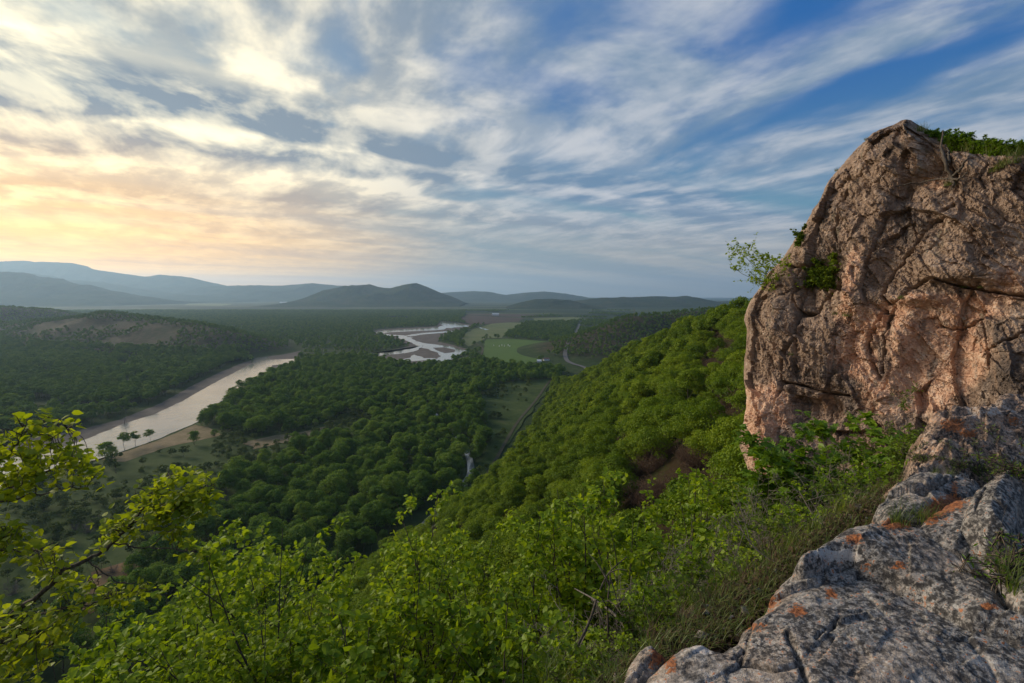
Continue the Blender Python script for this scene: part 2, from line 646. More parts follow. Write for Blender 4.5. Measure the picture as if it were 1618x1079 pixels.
def H(x, y):
    x, y = np.asarray(x, float), np.asarray(y, float)
    xf = np.interp(y, FOOT[:, 0], FOOT[:, 1])
    xc = np.interp(y, CREST[:, 0], CREST[:, 1])
    hc = np.interp(y, CREST[:, 0], CREST[:, 2])
    t = (x - xf) / np.maximum(xc - xf, 3.0)
    up = np.clip(t, 0, 1)
    prof = up ** 1.12
    h = hc * prof
    over = np.maximum(x - xc, 0)
    h = np.where(t > 1, np.maximum(hc - 0.16 * np.minimum(over, 120) * sstep(y, 40, 160), 0) * np.clip(1 - (over - 200) / 400, 0, 1), h)
    P = np.stack([x, y, 0 * x], -1).reshape(-1, 3)
    g = fbm(P * 0.021, 4).reshape(x.shape)
    h = h + g * 9.0 * sstep(up, 0.02, 0.3) * sstep(1.02 - up, 0.0, 0.25) * (hc > 1)
    n2 = fbm(P * 0.006 + 5.0, 4).reshape(x.shape)
    far = np.zeros(x.shape)
    for pts, r in ((HILL_LEFT, 135.0), (HILL_FAR, 190.0), (HILL_ROAD, 118.0)):
        for k in range(len(pts)):
            d2 = (x - pts[k, 0]) ** 2 + (y - pts[k, 1]) ** 2
            rr = r * (1.0 + 0.35 * np.sin(k * 0.9)) * (1 - 0.66 * (max(0, k / (len(pts) - 1) - 0.6) / 0.4) if pts is HILL_LEFT else 1)
            far = np.maximum(far, pts[k, 2] * np.exp(-d2 / (rr * rr)))
    far = far * (1 + 0.16 * n2) * sstep(far, 0.5, 8.0)
    h = np.maximum(h, far)
    return h + 0.35 * n2


LAND = soil_material('valley_ground', [(0.030, 0.045, 0.016), (0.045, 0.062, 0.022), (0.06, 0.075, 0.03), (0.085, 0.085, 0.045)], 0.012)


def build_land():
    # a polar sheet round the camera, fine where the photograph looks
    r = np.concatenate([[0.0], np.geomspace(0.8, 28000, 420)])
    az = np.concatenate([np.linspace(-180, -62, 60)[:-1], np.linspace(-62, 62, 520), np.linspace(62, 180, 60)[1:-1]])
    A, Rr = np.meshgrid(np.radians(az), r)
    X, Y = Rr * np.sin(A), Rr * np.cos(A)
    Z = H(X, Y)
    m, t = material('hill_and_valley_soil')
    co = world_co(t)
    _, _, cz = t.sep(co)
    n1 = t.noise(co, 0.010, 5, 0.6)
    n2 = t.noise(co, 0.09, 5, 0.65)
    n3 = t.noise(co, 1.7, 4, 0.6)
    nf = t.noise(t.vmath('MULTIPLY', co, (0.0005, 0.0013, 0.0)), 1.0, 5, 0.6)
    valley = t.ramp(n1 * 0.5 + n2 * 0.5, [(0.34, (0.020, 0.036, 0.013)), (0.5, (0.032, 0.052, 0.018)), (0.62, (0.055, 0.07, 0.03)), (0.7, (0.09, 0.085, 0.05))])
    farm = t.ramp(nf, [(0.40, (0.020, 0.036, 0.016)), (0.52, (0.025, 0.042, 0.018)), (0.58, (0.075, 0.095, 0.04)), (0.63, (0.030, 0.05, 0.02)), (0.70, (0.10, 0.095, 0.06))])
    dist = t.vmath('LENGTH', co)
    valley = t.mix(t.step(dist, 1500, 3500), valley, farm)
    slope = t.ramp(n2 * 0.6 + n3 * 0.4, [(0.36, (0.016, 0.012, 0.007)), (0.5, (0.030, 0.021, 0.012)), (0.62, (0.026, 0.034, 0.010))])
    bare = t.ramp(n1 * 0.35 + n2 * 0.65, [(0.36, (0.020, 0.034, 0.012)), (0.47, (0.034, 0.037, 0.020)), (0.58, (0.068, 0.054, 0.038)), (0.68, (0.040, 0.050, 0.022))])
    near = t.step(dist, 500, 900)
    hillc = t.mix(near, slope, bare)
    col = t.mix(t.step(cz, 3.0, 12.0), valley, hillc)
    finish(t, principled(t, col, 1.0, 0.05, bump(t, n2 * 0.7 + n3 * 0.3, 0.5, 0.6)))
    V = np.stack([X, Y, Z], -1).reshape(-1, 3)
    me = np_mesh('ground', V, grid_faces(len(r), len(az)), smooth=True, mats=[m])
    link('ground', me, kind='structure')


build_land()


# ------------------------------------------------------------------ far mountains
def build_mountains():
    m, t = material('forested_mountain')
    co = world_co(t)
    n = t.noise(co, 0.004, 6, 0.65)
    n2 = t.noise(co, 0.03, 3, 0.6)
    col = t.ramp(n * 0.7 + n2 * 0.3, [(0.35, (0.018, 0.030, 0.014)), (0.5, (0.030, 0.044, 0.020)), (0.62, (0.055, 0.056, 0.030))])
    finish(t, principled(t, col, 1.0, 0.0, bump(t, n + n2 * 0.4, 0.6, 30)))
    ranges = [
        (12800, 2600, [(-520, 410), (-200, 404), (0, 414), (40, 412), (75, 414), (110, 414), (150, 424), (200, 432), (235, 437), (255, 432), (300, 436), (340, 446), (380, 455), (430, 463), (480, 470)]),
        (10400, 1900, [(-520, 415), (-260, 418), (-60, 424), (0, 428), (60, 432), (95, 440), (150, 444), (200, 452), (260, 462), (330, 467), (420, 472)]),
        (7200, 1500, [(-520, 430), (-300, 424), (-100, 428), (0, 429), (42, 430), (80, 440), (105, 446), (140, 447), (180, 459), (215, 466), (250, 473)]),
        (11800, 1800, [(250, 462), (330, 450), (430, 449), (490, 447), (540, 450), (600, 458), (690, 463), (740, 460), (770, 461), (800, 466), (830, 462), (860, 459), (890, 463), (930, 470), (990, 472), (1060, 474)]),
        (6900, 1300, [(455, 479), (490, 468), (515, 458), (545, 453), (580, 450), (605, 455), (616, 455), (640, 450), (658, 447), (672, 452), (690, 460), (712, 466), (735, 478)]),
        (6200, 600, [(470, 479), (520, 473), (560, 470), (597, 463), (620, 466), (650, 474), (690, 475), (730, 480)]),
        (5400, 650, [(800, 484), (822, 477), (845, 473), (872, 472), (900, 474), (925, 481), (960, 486)]),
        (6500, 1100, [(880, 482), (905, 474), (932, 470), (950, 467), (975, 468), (1000, 468), (1040, 466), (1070, 467), (1085, 465), (1100, 469), (1125, 477), (1200, 475), (1350, 466), (1600, 452), (1900, 440)]),
    ]
    for i, (dist, deep, prof) in enumerate(ranges):
        prof = np.array(prof, float)
        nu, nv = 340, 46
        px = np.linspace(prof[0, 0], prof[-1, 0], nu)
        py = np.interp(px, prof[:, 0], prof[:, 1])
        top = at_y(px, py, dist + 0 * px)
        v = np.linspace(-1, 1, nv)
        X = np.repeat(top[:, 0][None], nv, 0)
        Y = dist + v[:, None] * deep + 0 * X
        P = np.stack([X, Y, 0 * X], -1).reshape(-1, 3)
        rid = fbm(P / (dist * 0.11) + i * 3.1, 5, ridged=True).reshape(nv, nu)
        cross = np.clip(1 - np.abs(v), 0, 1)[:, None] ** 1.15
        side = np.sin(np.clip(np.linspace(0, 1, nu), 0, 1) * math.pi) ** 0.12
        Z = top[:, 2][None] * cross * (1 + (rid - 0.35) * 0.75 * (1 - cross ** 4)) * side
        Z = Z + (1 - np.abs(v[:, None])) * rid * 14 - 6
        V = np.stack([X, Y, Z], -1).reshape(-1, 3)
        me = np_mesh('mountain', V, grid_faces(nv, nu), smooth=True, mats=[m])
        link('mountain', me, kind='structure')


build_mountains()


# ------------------------------------------------------------------ sheets on the valley floor: water, gravel, fields, road
def rough_outline(poly, step, amp, seed, closed=True):
    """photo outline -> valley-floor outline with natural wobble"""
    W = on_valley(*np.array(poly, float).T)[:, :2]
    out = []
    n = len(W)
    for i in range(n if closed else n - 1):
        a, b = W[i], W[(i + 1) % n]
        L = np.linalg.norm(b - a)
        k = int(min(max(1, L / step), 14))
        for q in range(k): out.append(a + (b - a) * q / k)
    out = np.array(out)
    P = np.stack([out[:, 0], out[:, 1], np.full(len(out), seed * 3.3)], -1)
    sc = 1.0 / (step * 3)
    dx, dy = perlin(P * sc), perlin(P * sc + 31.7)
    return out + np.stack([dx, dy], -1) * amp


def sheet(name, outline, z, mat, **props):
    bm = bmesh.new()
    vs = [bm.verts.new((p[0], p[1], z)) for p in outline]
    f = bm.faces.new(vs)
    bmesh.ops.triangulate(bm, faces=[f], ngon_method='EAR_CLIP')
    bmesh.ops.recalc_face_normals(bm, faces=bm.faces)
    for f in bm.faces:
        if f.normal.z < 0: f.normal_flip()
    me = bpy.data.meshes.new(name)
    bm.to_mesh(me)
    bm.free()
    me.materials.append(mat)
    return link(name, me, **props)


def water_material():
    m, t = material('river_water')
    co = world_co(t)
    rip = t.noise(t.vmath('MULTIPLY', co, (0.9, 0.45, 1.0)), 0.22, 4, 0.6)
    big = t.noise(co, 0.02, 3, 0.5)
    col = t.mix(t.step(big, 0.35, 0.65), (0.17, 0.17, 0.155), (0.23, 0.225, 0.205))
    p = t.node('ShaderNodeBsdfPrincipled')
    t.put(p.inputs['Base Color'], col)
    t.put(p.inputs['Roughness'], 0.08)
    p.inputs['IOR'].default_value = 1.45
    p.inputs['Specular IOR Level'].default_value = 0.9
    t.put(p.inputs['Normal'], bump(t, rip, 0.30, 0.8))
    finish(t, p.outputs[0])
    return m


WATER = water_material()
GRAVEL = soil_material('river_gravel', [(0.06, 0.052, 0.046), (0.095, 0.083, 0.074), (0.14, 0.122, 0.108)], 0.05)
BROWN = soil_material('ploughed_field', [(0.045, 0.035, 0.03), (0.06, 0.046, 0.038), (0.075, 0.058, 0.045)], 0.006)
GREEN = soil_material('young_crop_field', [(0.055, 0.10, 0.022), (0.066, 0.118, 0.026), (0.08, 0.13, 0.03)], 0.012)
PALE = soil_material('pale_pasture', [(0.07, 0.10, 0.035), (0.10, 0.125, 0.05), (0.14, 0.14, 0.075)], 0.008)
MEADOW = soil_material('rough_meadow', [(0.020, 0.040, 0.010), (0.032, 0.056, 0.014), (0.050, 0.075, 0.022), (0.105, 0.095, 0.048)], 0.03)
STRAW = soil_material('dry_grass', [(0.075, 0.08, 0.035), (0.14, 0.115, 0.06), (0.22, 0.17, 0.10), (0.25, 0.19, 0.12)], 0.05)
RUST = soil_material('dry_reed_grass', [(0.07, 0.07, 0.03), (0.15, 0.095, 0.05), (0.22, 0.135, 0.07)], 0.06)
ASPHALT = soil_material('grey_road', [(0.09, 0.09, 0.095), (0.13, 0.13, 0.13)], 0.3)
TRACK = soil_material('track_ballast', [(0.042, 0.046, 0.026), (0.085, 0.078, 0.054)], 0.2)

POLY = {
    'river': [(-140, 760), (-40, 735), (40, 722), (83, 712), (110, 705), (150, 690), (187, 674), (240, 657), (290, 634), (333, 609), (373, 588), (397, 576), (405, 562), (403, 553), (390, 548), (404, 549), (413, 557), (428, 569), (467, 567.5), (467, 573), (430, 578), (429, 589), (410, 602), (383, 616), (350, 635), (330, 652), (313, 668), (253, 694), (200, 713), (152, 728), (90, 742), (0, 775), (-100, 800)],
    'bar_west': [(-60, 735), (20, 700), (60, 690), (120, 682), (178, 667), (190, 664), (250, 640), (300, 612), (345, 590), (385, 573), (397, 570), (398, 576), (374, 588.5), (334, 609.5), (291, 634.5), (241, 657.5), (188, 674.5), (151, 690.5), (111, 705.5), (84, 713), (-40, 736)],
    'bar_fork': [(404, 551), (440, 549.5), (474, 555), (468, 567), (428, 569.5), (414, 558)],
    'bar_fork_low': [(429, 578), (467, 572.5), (462, 578), (445, 590), (428, 592)],
    'bar_braid': [(598, 521), (640, 518), (690, 516), (695, 509), (720, 510), (748, 514), (742, 520), (716, 526), (700, 531), (690, 540), (716, 546), (740, 553), (737, 560), (714, 572), (690, 581), (665, 581), (640, 575), (600, 567), (568, 562), (610, 555), (648, 547), (622, 535), (592, 530), (588, 525)],
    'braid_main': [(686, 506), (700, 507.5), (718, 510), (742, 515.5), (736, 517), (718, 517.5), (706, 520.5), (690, 522), (660, 523.5), (630, 524.8), (602, 526.8), (615, 529), (640, 530.5), (650, 534), (657, 539), (668, 542.5), (690, 545), (712, 547.5), (725, 551), (737, 555.5), (731, 560), (713, 569), (700, 575), (680, 575), (668, 572), (690, 568), (697, 563), (690, 558), (680, 554), (668, 550), (662, 547), (648, 541), (634, 536), (625, 531.5), (600, 530), (592, 525.5), (600, 522.8), (630, 521), (670, 519), (690, 517.5), (700, 514), (690, 509)],
    'braid_low': [(668, 546), (650, 551.5), (620, 556.5), (575, 560.5), (600, 562.5), (630, 560), (655, 556), (666, 550)],
    'braid_mid': [(640, 530.5), (665, 526.5), (690, 525), (716, 523), (715, 525), (690, 527), (668, 529), (650, 532)],
    'braid_thin': [(628, 569.5), (648, 566), (655, 561), (662, 563), (670, 566.5), (692, 567), (674, 570), (645, 572)],
    'braid_pool': [(667, 577.5), (690, 575.5), (685, 579), (675, 581)],
    'braid_end': [(754, 516.5), (763, 518.5), (772, 521.5), (764, 521)],
    'far_pool': [(658, 500.5), (665, 499), (671, 496.5), (672, 498), (668, 501.5)],
    'fork_pool': [(427, 552.5), (439, 552), (440, 554.5), (431, 555)],
    'field_green': [(767, 536.5), (800, 535.5), (871, 540), (869, 552), (864, 562), (848, 573), (818, 578), (785, 577), (766, 570), (764, 553)],
    'field_pale': [(748, 520), (785, 509), (832, 510), (815, 519), (800, 527), (795, 534), (765, 535), (742, 548), (728, 540), (738, 527)],
    'field_brown': [(728, 503), (740, 498), (830, 503), (818, 508.5), (770, 512), (744, 513.5), (730, 508)],
    'field_strip': [(735, 495.5), (830, 496.5), (880, 500), (830, 501.5), (740, 497.5)],
    'field_far': [(840, 502.5), (905, 501), (930, 505), (900, 509), (850, 508)],
    'field_left': [(-120, 476), (60, 473.5), (190, 475.5), (130, 480), (60, 486), (-20, 483.5), (-140, 481)],
    'field_left_b': [(300, 479), (370, 480), (350, 483.5), (290, 482.5)],
    'clearing': [(757, 628), (800, 604), (870, 598), (884, 590), (900, 592), (872, 606), (848, 640), (822, 672), (800, 706), (780, 742), (757, 760), (752, 735), (770, 705), (764, 665)],
    'meadow': [(152, 729), (253, 695), (313, 669), (345, 680), (400, 692), (480, 683), (560, 652), (600, 668), (560, 690), (480, 712), (420, 730), (360, 760), (330, 800), (300, 850), (260, 900), (180, 1000), (-60, 1100), (-300, 1000), (-120, 790)],
    'bank_straw': [(160, 728), (253, 696), (308, 672), (330, 676), (350, 688), (330, 694), (280, 704), (240, 716), (200, 730)],
    'straw_strip': [(385, 699), (430, 690), (480, 684), (530, 671), (520, 680), (470, 697), (400, 711)],
    'rust_patch': [(118, 950), (150, 905), (200, 890), (240, 893), (205, 925), (150, 965)],
    'path': None,
}


def strip(pts, width):
    """photo polyline -> ribbon outline of constant real width"""
    W = smooth_path(on_valley(*np.array(pts, float).T)[:, :2], 10 * len(pts))
    T = np.gradient(W, axis=0)
    T /= np.linalg.norm(T, axis=1)[:, None]
    N = np.stack([-T[:, 1], T[:, 0]], -1)
    w = np.interp(np.linspace(0, 1, len(W)), np.linspace(0, 1, len(np.atleast_1d(width))), np.atleast_1d(width)) / 2
    return W, np.concatenate([W + N * w[:, None], (W - N * w[:, None])[::-1]])


def ribbon(name, pts, width, z, mat, drape=False, **props):
    W, _ = strip(pts, width)
    T = np.gradient(W, axis=0)
    T /= np.linalg.norm(T, axis=1)[:, None]
    N = np.stack([-T[:, 1], T[:, 0]], -1)
    a, b = W + N * width / 2, W - N * width / 2
    zz = (lambda q: np.maximum(H(q[:, 0], q[:, 1]), 0) + z) if drape else (lambda q: np.full(len(q), z))
    V = np.concatenate([np.c_[a, zz(a)], np.c_[b, zz(b)]])
    n = len(a)
    i = np.arange(n - 1)
    me = np_mesh(name, V, np.stack([i, i + n, i + n + 1, i + 1], -1), mats=[mat])
    return link(name, me, **props)


def build_sheets():
    Z = 0.75
    for key, nm, z, mat, st, am in [
        ('meadow', 'meadow', Z, MEADOW, 12, 6), ('clearing', 'meadow', Z, MEADOW, 12, 4), ('bank_straw', 'dry_meadow', Z + .12, STRAW, 6, 4),
        ('straw_strip', 'dry_meadow', Z + .12, STRAW, 6, 6), ('rust_patch', 'dry_meadow', Z + .12, RUST, 4, 5),
        ('field_pale', 'pasture', Z, PALE, 30, 10), ('field_green', 'crop_field', Z + .15, GREEN, 20, 5), ('field_brown', 'ploughed_field', Z + .15, BROWN, 60, 14),
        ('field_strip', 'ploughed_field', Z + .1, BROWN, 90, 20), ('field_far', 'pasture', Z + .1, PALE, 60, 14), ('field_left', 'pasture', Z, PALE, 120, 40),
        ('field_left_b', 'pasture', Z, PALE, 90, 30),
        ('bar_west', 'gravel_bar', Z + .2, GRAVEL, 5, 2.5), ('bar_fork', 'gravel_bar', Z + .2, GRAVEL, 10, 4), ('bar_fork_low', 'gravel_bar', Z + .2, GRAVEL, 8, 4),
        ('bar_braid', 'gravel_bar', Z + .2, GRAVEL, 20, 9),
        ('river', 'river', Z + .35, WATER, 6, 2.5), ('braid_main', 'river_channel', Z + .35, WATER, 14, 7), ('braid_low', 'river_channel', Z + .39, WATER, 12, 6),
        ('braid_mid', 'river_channel', Z + .43, WATER, 14, 6), ('braid_thin', 'river_channel', Z + .47, WATER, 10, 6), ('braid_pool', 'pool', Z + .51, WATER, 8, 3),
        ('braid_end', 'river_channel', Z + .35, WATER, 20, 5), ('far_pool', 'pool', Z + .35, WATER, 30, 10), ('fork_pool', 'pool', Z + .35, WATER, 8, 3)]:
        sheet(nm, rough_outline(POLY[key], st, am, len(key) + st), z, mat, kind='structure')
    # gravel islands in the braided reach
    for isl in ([(683, 550), (700, 549.5), (719, 553), (717, 557), (704, 558.5), (692, 555)], [(668, 551), (676, 553), (684, 557), (678, 556)], [(706, 518.5), (716, 519), (712, 521.5), (700, 522)]):
        sheet('gravel_bar', rough_outline(isl, 8, 4, 3.0), Z + .6, GRAVEL, kind='structure')
    ribbon('road', ROAD, 9.0, 1.2, ASPHALT, True, kind='structure')
    ribbon('track', RAIL, 3.2, 1.1, TRACK, True, kind='structure')
    ribbon('path', PATH, 4.5, 1.1, TRACK, True, kind='structure')
    ribbon('stream', STREAM, 5.5, 1.05, WATER, False, kind='structure')


ROAD = [(916, 512), (913, 519), (909, 530), (904, 542), (899, 553), (894, 562), (893, 567), (897, 572), (907, 576), (921, 580), (940, 590)]
RAIL = [(893, 582), (880, 592), (866, 606), (846, 634), (820, 665), (800, 698), (778, 738), (752, 780), (726, 815), (700, 846), (660, 900)]
PATH = [(750, 542), (759, 547), (763, 552), (760, 562), (757, 574), (752, 590)]
STREAM = [(640, 610), (660, 626), (676, 641), (689, 657), (700, 668), (722, 690), (738, 716), (744, 745), (734, 765), (712, 788), (690, 812), (664, 838), (636, 866), (606, 892), (560, 935), (500, 1000)]
build_sheets()
print('land', round(time.time() - T0, 1))


# ------------------------------------------------------------------ trees: crowns of leaf clumps on tapered trunks
LEAF_HILL = leaf_material('hillside_foliage', (0.046, 0.092, 0.004), (0.118, 0.190, 0.008), (0.235, 0.305, 0.015), 0.36, 0.01)
LEAF_VALLEY = leaf_material('valley_foliage', (0.042, 0.100, 0.012), (0.096, 0.180, 0.020), (0.190, 0.275, 0.034), 0.35, 0.01)
LEAF_DARK = leaf_material('far_bank_foliage', (0.050, 0.108, 0.020), (0.096, 0.170, 0.030), (0.165, 0.245, 0.044), 0.33, 0.01)
LEAF_GREY = leaf_material('scrub_foliage', (0.045, 0.075, 0.018), (0.070, 0.105, 0.024), (0.105, 0.135, 0.035), 0.28, 0.01)
BARK = bark_material('tree_bark', (0.055, 0.045, 0.036), (0.11, 0.095, 0.078))
BARK_PALE = bark_material('pale_bark', (0.10, 0.09, 0.075), (0.19, 0.175, 0.15))


def cards(C, N, size, rng, fold=0.0, tint=None):
    """leaf-like kites at C facing N; returns V, F, tint per vertex"""
    n = len(C)
    N = N / (np.linalg.norm(N, axis=1)[:, None] + 1e-9)
    r = rng.normal(size=(n, 3))
    U = np.cross(N, r)
    U /= np.linalg.norm(U, axis=1)[:, None] + 1e-9
    W = np.cross(N, U)
    s = np.broadcast_to(size, (n,))[:, None] * (0.7 + 0.6 * rng.rand(n, 1))
    a = C - U * s * 0.5
    b = C + W * s * 0.36 - U * s * 0.05 - N * s * 0.10
    c = C + U * s * 0.55
    d = C - W * s * 0.36 - U * s * 0.05 - N * s * 0.10
    V = np.stack([a, b, c, d], 1).reshape(-1, 3)
    F = np.arange(n * 4).reshape(n, 4)
    if tint is None: tint = rng.rand(n)
    return V, F, np.repeat(tint, 4)


def crown_cloud(rng, w, h, z0, clumps, per, size, flat=0.75, droop=0.2):
    """leaf kites over clumps that fill an uneven dome; w radius, h height of the crown, z0 its underside"""
    Cs, Ns, Ts = [], [], []
    lean = rng.normal(size=2) * 0.10 * w
    for k in range(clumps):
        th = rng.rand() * 2 * math.pi
        u = rng.rand() ** 0.75                      # height in the crown
        prof = math.sqrt(max(0.0, 1 - ((u - 0.38) / 0.64) ** 2))
        rr = w * prof * (0.35 + 0.65 * math.sqrt(rng.rand())) * 0.80
        c = np.array([math.cos(th) * rr + lean[0] * u, math.sin(th) * rr + lean[1] * u, z0 + h * (0.10 + 0.80 * u)])
        cr = w * (0.26 + 0.24 * rng.rand()) * (1.15 - 0.35 * u)
        d = rng.normal(size=(per, 3))
        d[:, 2] = np.abs(d[:, 2]) * 0.9 - 0.35 * (rng.rand(per) < 0.35)
        d /= np.linalg.norm(d, axis=1)[:, None]
        rad = cr * (0.72 + 0.42 * rng.rand(per))[:, None]
        Cs.append(c + d * rad * (1, 1, flat))
        Ns.append(d + rng.normal(size=(per, 3)) * 0.42 + (0, 0, droop))
        Ts.append(np.clip(rng.rand(per) * 0.70 + rng.rand() * 0.40 - 0.05, 0, 1))
    return cards(np.concatenate(Cs), np.concatenate(Ns), size, rng, tint=np.concatenate(Ts))


def trunk_paths(rng, h, r, spread, limbs=4, root=1.5):
    base = np.array([0, 0, -root])
    top = np.array([rng.normal() * 0.06 * h, rng.normal() * 0.06 * h, h])
    mid = top * 0.5 + rng.normal(size=3) * 0.03 * h
    main = smooth_path([base, (0, 0, 0), mid, top], 9)
    paths = [(main, np.linspace(r, r * 0.25, len(main)))]
    for k in range(limbs):
        f = 0.42 + 0.5 * rng.rand()
        s = main[int(f * (len(main) - 1))]
        th = rng.rand() * 2 * math.pi
        e = s + np.array([math.cos(th) * spread, math.sin(th) * spread, h * (0.18 + 0.2 * rng.rand())]) * (0.6 + 0.4 * rng.rand())
        m = (s + e) / 2 + (0, 0, -0.05 * h)
        p = smooth_path([s, m, e], 5)
        paths.append((p, np.linspace(r * 0.45, r * 0.10, len(p))))
    return paths


def make_tree(seed, w, h, crown_h, clumps, per, size, leaf, bark, r=0.16, sides=5, droop=0.2):
    rng = np.random.RandomState(seed)
    V, F, T = crown_cloud(rng, w, crown_h, h - crown_h, clumps, per, size, droop=droop)
    crown = np_mesh('crown', V, F, {'tint': T}, mats=[leaf])
    TV, TF = tubes(trunk_paths(rng, h - crown_h * 0.35, r, w * 0.6), sides)
    trunk = np_mesh('trunk', TV, TF, smooth=True, mats=[bark])
    # the same tree as one mesh, for the far mass of trees
    both = np_mesh('tree', np.concatenate([V, TV]), [F, TF + len(V)], {'tint': np.concatenate([T, np.zeros(len(TV))])}, mats=[leaf, bark],
                   fmat=np.r_[np.zeros(len(F)), np.ones(len(TF))])
    return crown, trunk, both


HILL_NEAR = [make_tree(10 + i, 3.2 + 0.5 * (i % 3), 6.4 + 0.8 * (i % 4), 5.0, 30, 140, 0.28, LEAF_HILL, BARK, 0.14) for i in range(6)]
HILL_MID = [make_tree(30 + i, 3.4, 6.4 + 0.7 * i, 5.0, 26, 56, 0.46, LEAF_HILL, BARK, 0.14, 4) for i in range(5)]
VAL_NEAR = [make_tree(50 + i, 4.5 + 0.6 * (i % 3), 11.5 + 1.3 * (i % 4), 9.0, 34, 90, 0.58, LEAF_VALLEY, BARK, 0.22, 5) for i in range(6)]
BANK = [make_tree(70 + i, 4.2 + 0.5 * (i % 3), 14.5 + 1.0 * (i % 3), 8.5, 26, 44, 0.90, LEAF_DARK, BARK_PALE, 0.24, 4) for i in range(5)]
FAR = [make_tree(90 + i, 5.2, 11.5 + i, 8.0, 12, 14, 2.3, LEAF_DARK, BARK, 0.25, 3) for i in range(4)]
SCRUB = [make_tree(110 + i, 2.2, 3.6 + 0.5 * i, 3.1, 12, 42, 0.45, LEAF_GREY, BARK, 0.09, 4) for i in range(4)]


def source_collection(name, meshes):
    c = bpy.data.collections.new(name)
    for i, me in enumerate(meshes):
        o = bpy.data.objects.new('%s_%02d' % (name, i), me)
        c.objects.link(o)
    return c


def scatter(name, pts, rot, scl, var, sources, label=None):
    """one stuff object that instances the source trees on its points"""
    me = np_mesh(name, pts, [], {'rot': np.asarray(rot, float), 'scl': np.asarray(scl, float), 'var': np.asarray(var, int)})
    o = link(name, me, kind='stuff')
    if label: o['label'] = label
    ng = bpy.data.node_groups.new(name, 'GeometryNodeTree')
    ng.interface.new_socket('Geometry', in_out='INPUT', socket_type='NodeSocketGeometry')
    ng.interface.new_socket('Geometry', in_out='OUTPUT', socket_type='NodeSocketGeometry')
    N, L = ng.nodes, ng.links
    gi, go = N.new('NodeGroupInput'), N.new('NodeGroupOutput')
    m2p = N.new('GeometryNodeMeshToPoints')
    iop = N.new('GeometryNodeInstanceOnPoints')
    ci = N.new('GeometryNodeCollectionInfo')
    ci.inputs['Collection'].default_value = sources
    ci.inputs['Separate Children'].default_value = True
    ci.inputs['Reset Children'].default_value = True
    iop.inputs['Pick Instance'].default_value = True

    def named(n, ty):
        a = N.new('GeometryNodeInputNamedAttribute')
        a.data_type = ty
        a.inputs['Name'].default_value = n
        return a.outputs['Attribute']
    cx = N.new('ShaderNodeCombineXYZ')
    L.new(named('rot', 'FLOAT'), cx.inputs['Z'])
    L.new(gi.outputs[0], m2p.inputs['Mesh'])
    L.new(m2p.outputs[0], iop.inputs['Points'])
    L.new(ci.outputs[0], iop.inputs['Instance'])
    L.new(named('var', 'INT'), iop.inputs['Instance Index'])
    L.new(cx.outputs[0], iop.inputs['Rotation'])
    L.new(named('scl', 'FLOAT'), iop.inputs['Scale'])
    L.new(iop.outputs[0], go.inputs[0])
    md = o.modifiers.new('scatter', 'NODES')
    md.node_group = ng
    return o


def jitter_grid(x0, x1, y0, y1, step, rng):
    X, Y = np.meshgrid(np.arange(x0, x1, step), np.arange(y0, y1, step))
    X = X + (rng.rand(*X.shape) - 0.5) * step * 1.5
    Y = Y + (rng.rand(*Y.shape) - 0.5) * step * 1.5
    X, Y = X.ravel(), Y.ravel()
    stay = rng.rand(len(X)) > 0.07
    return X[stay], Y[stay]


def individuals(lib, name, label, category, group, P, rot, scl, var):
    protos = {}
    for i in range(len(P)):
        v = int(var[i])
        if v not in protos:
            crown, trunk, _ = lib[v]
            o = thing(name, label, category, P[i], rot[i], scl[i], group)
            link('trunk', trunk, o)
            link('crown', crown, o)
            protos[v] = o
        else:
            dup(protos[v], P[i], rot[i], scl[i])


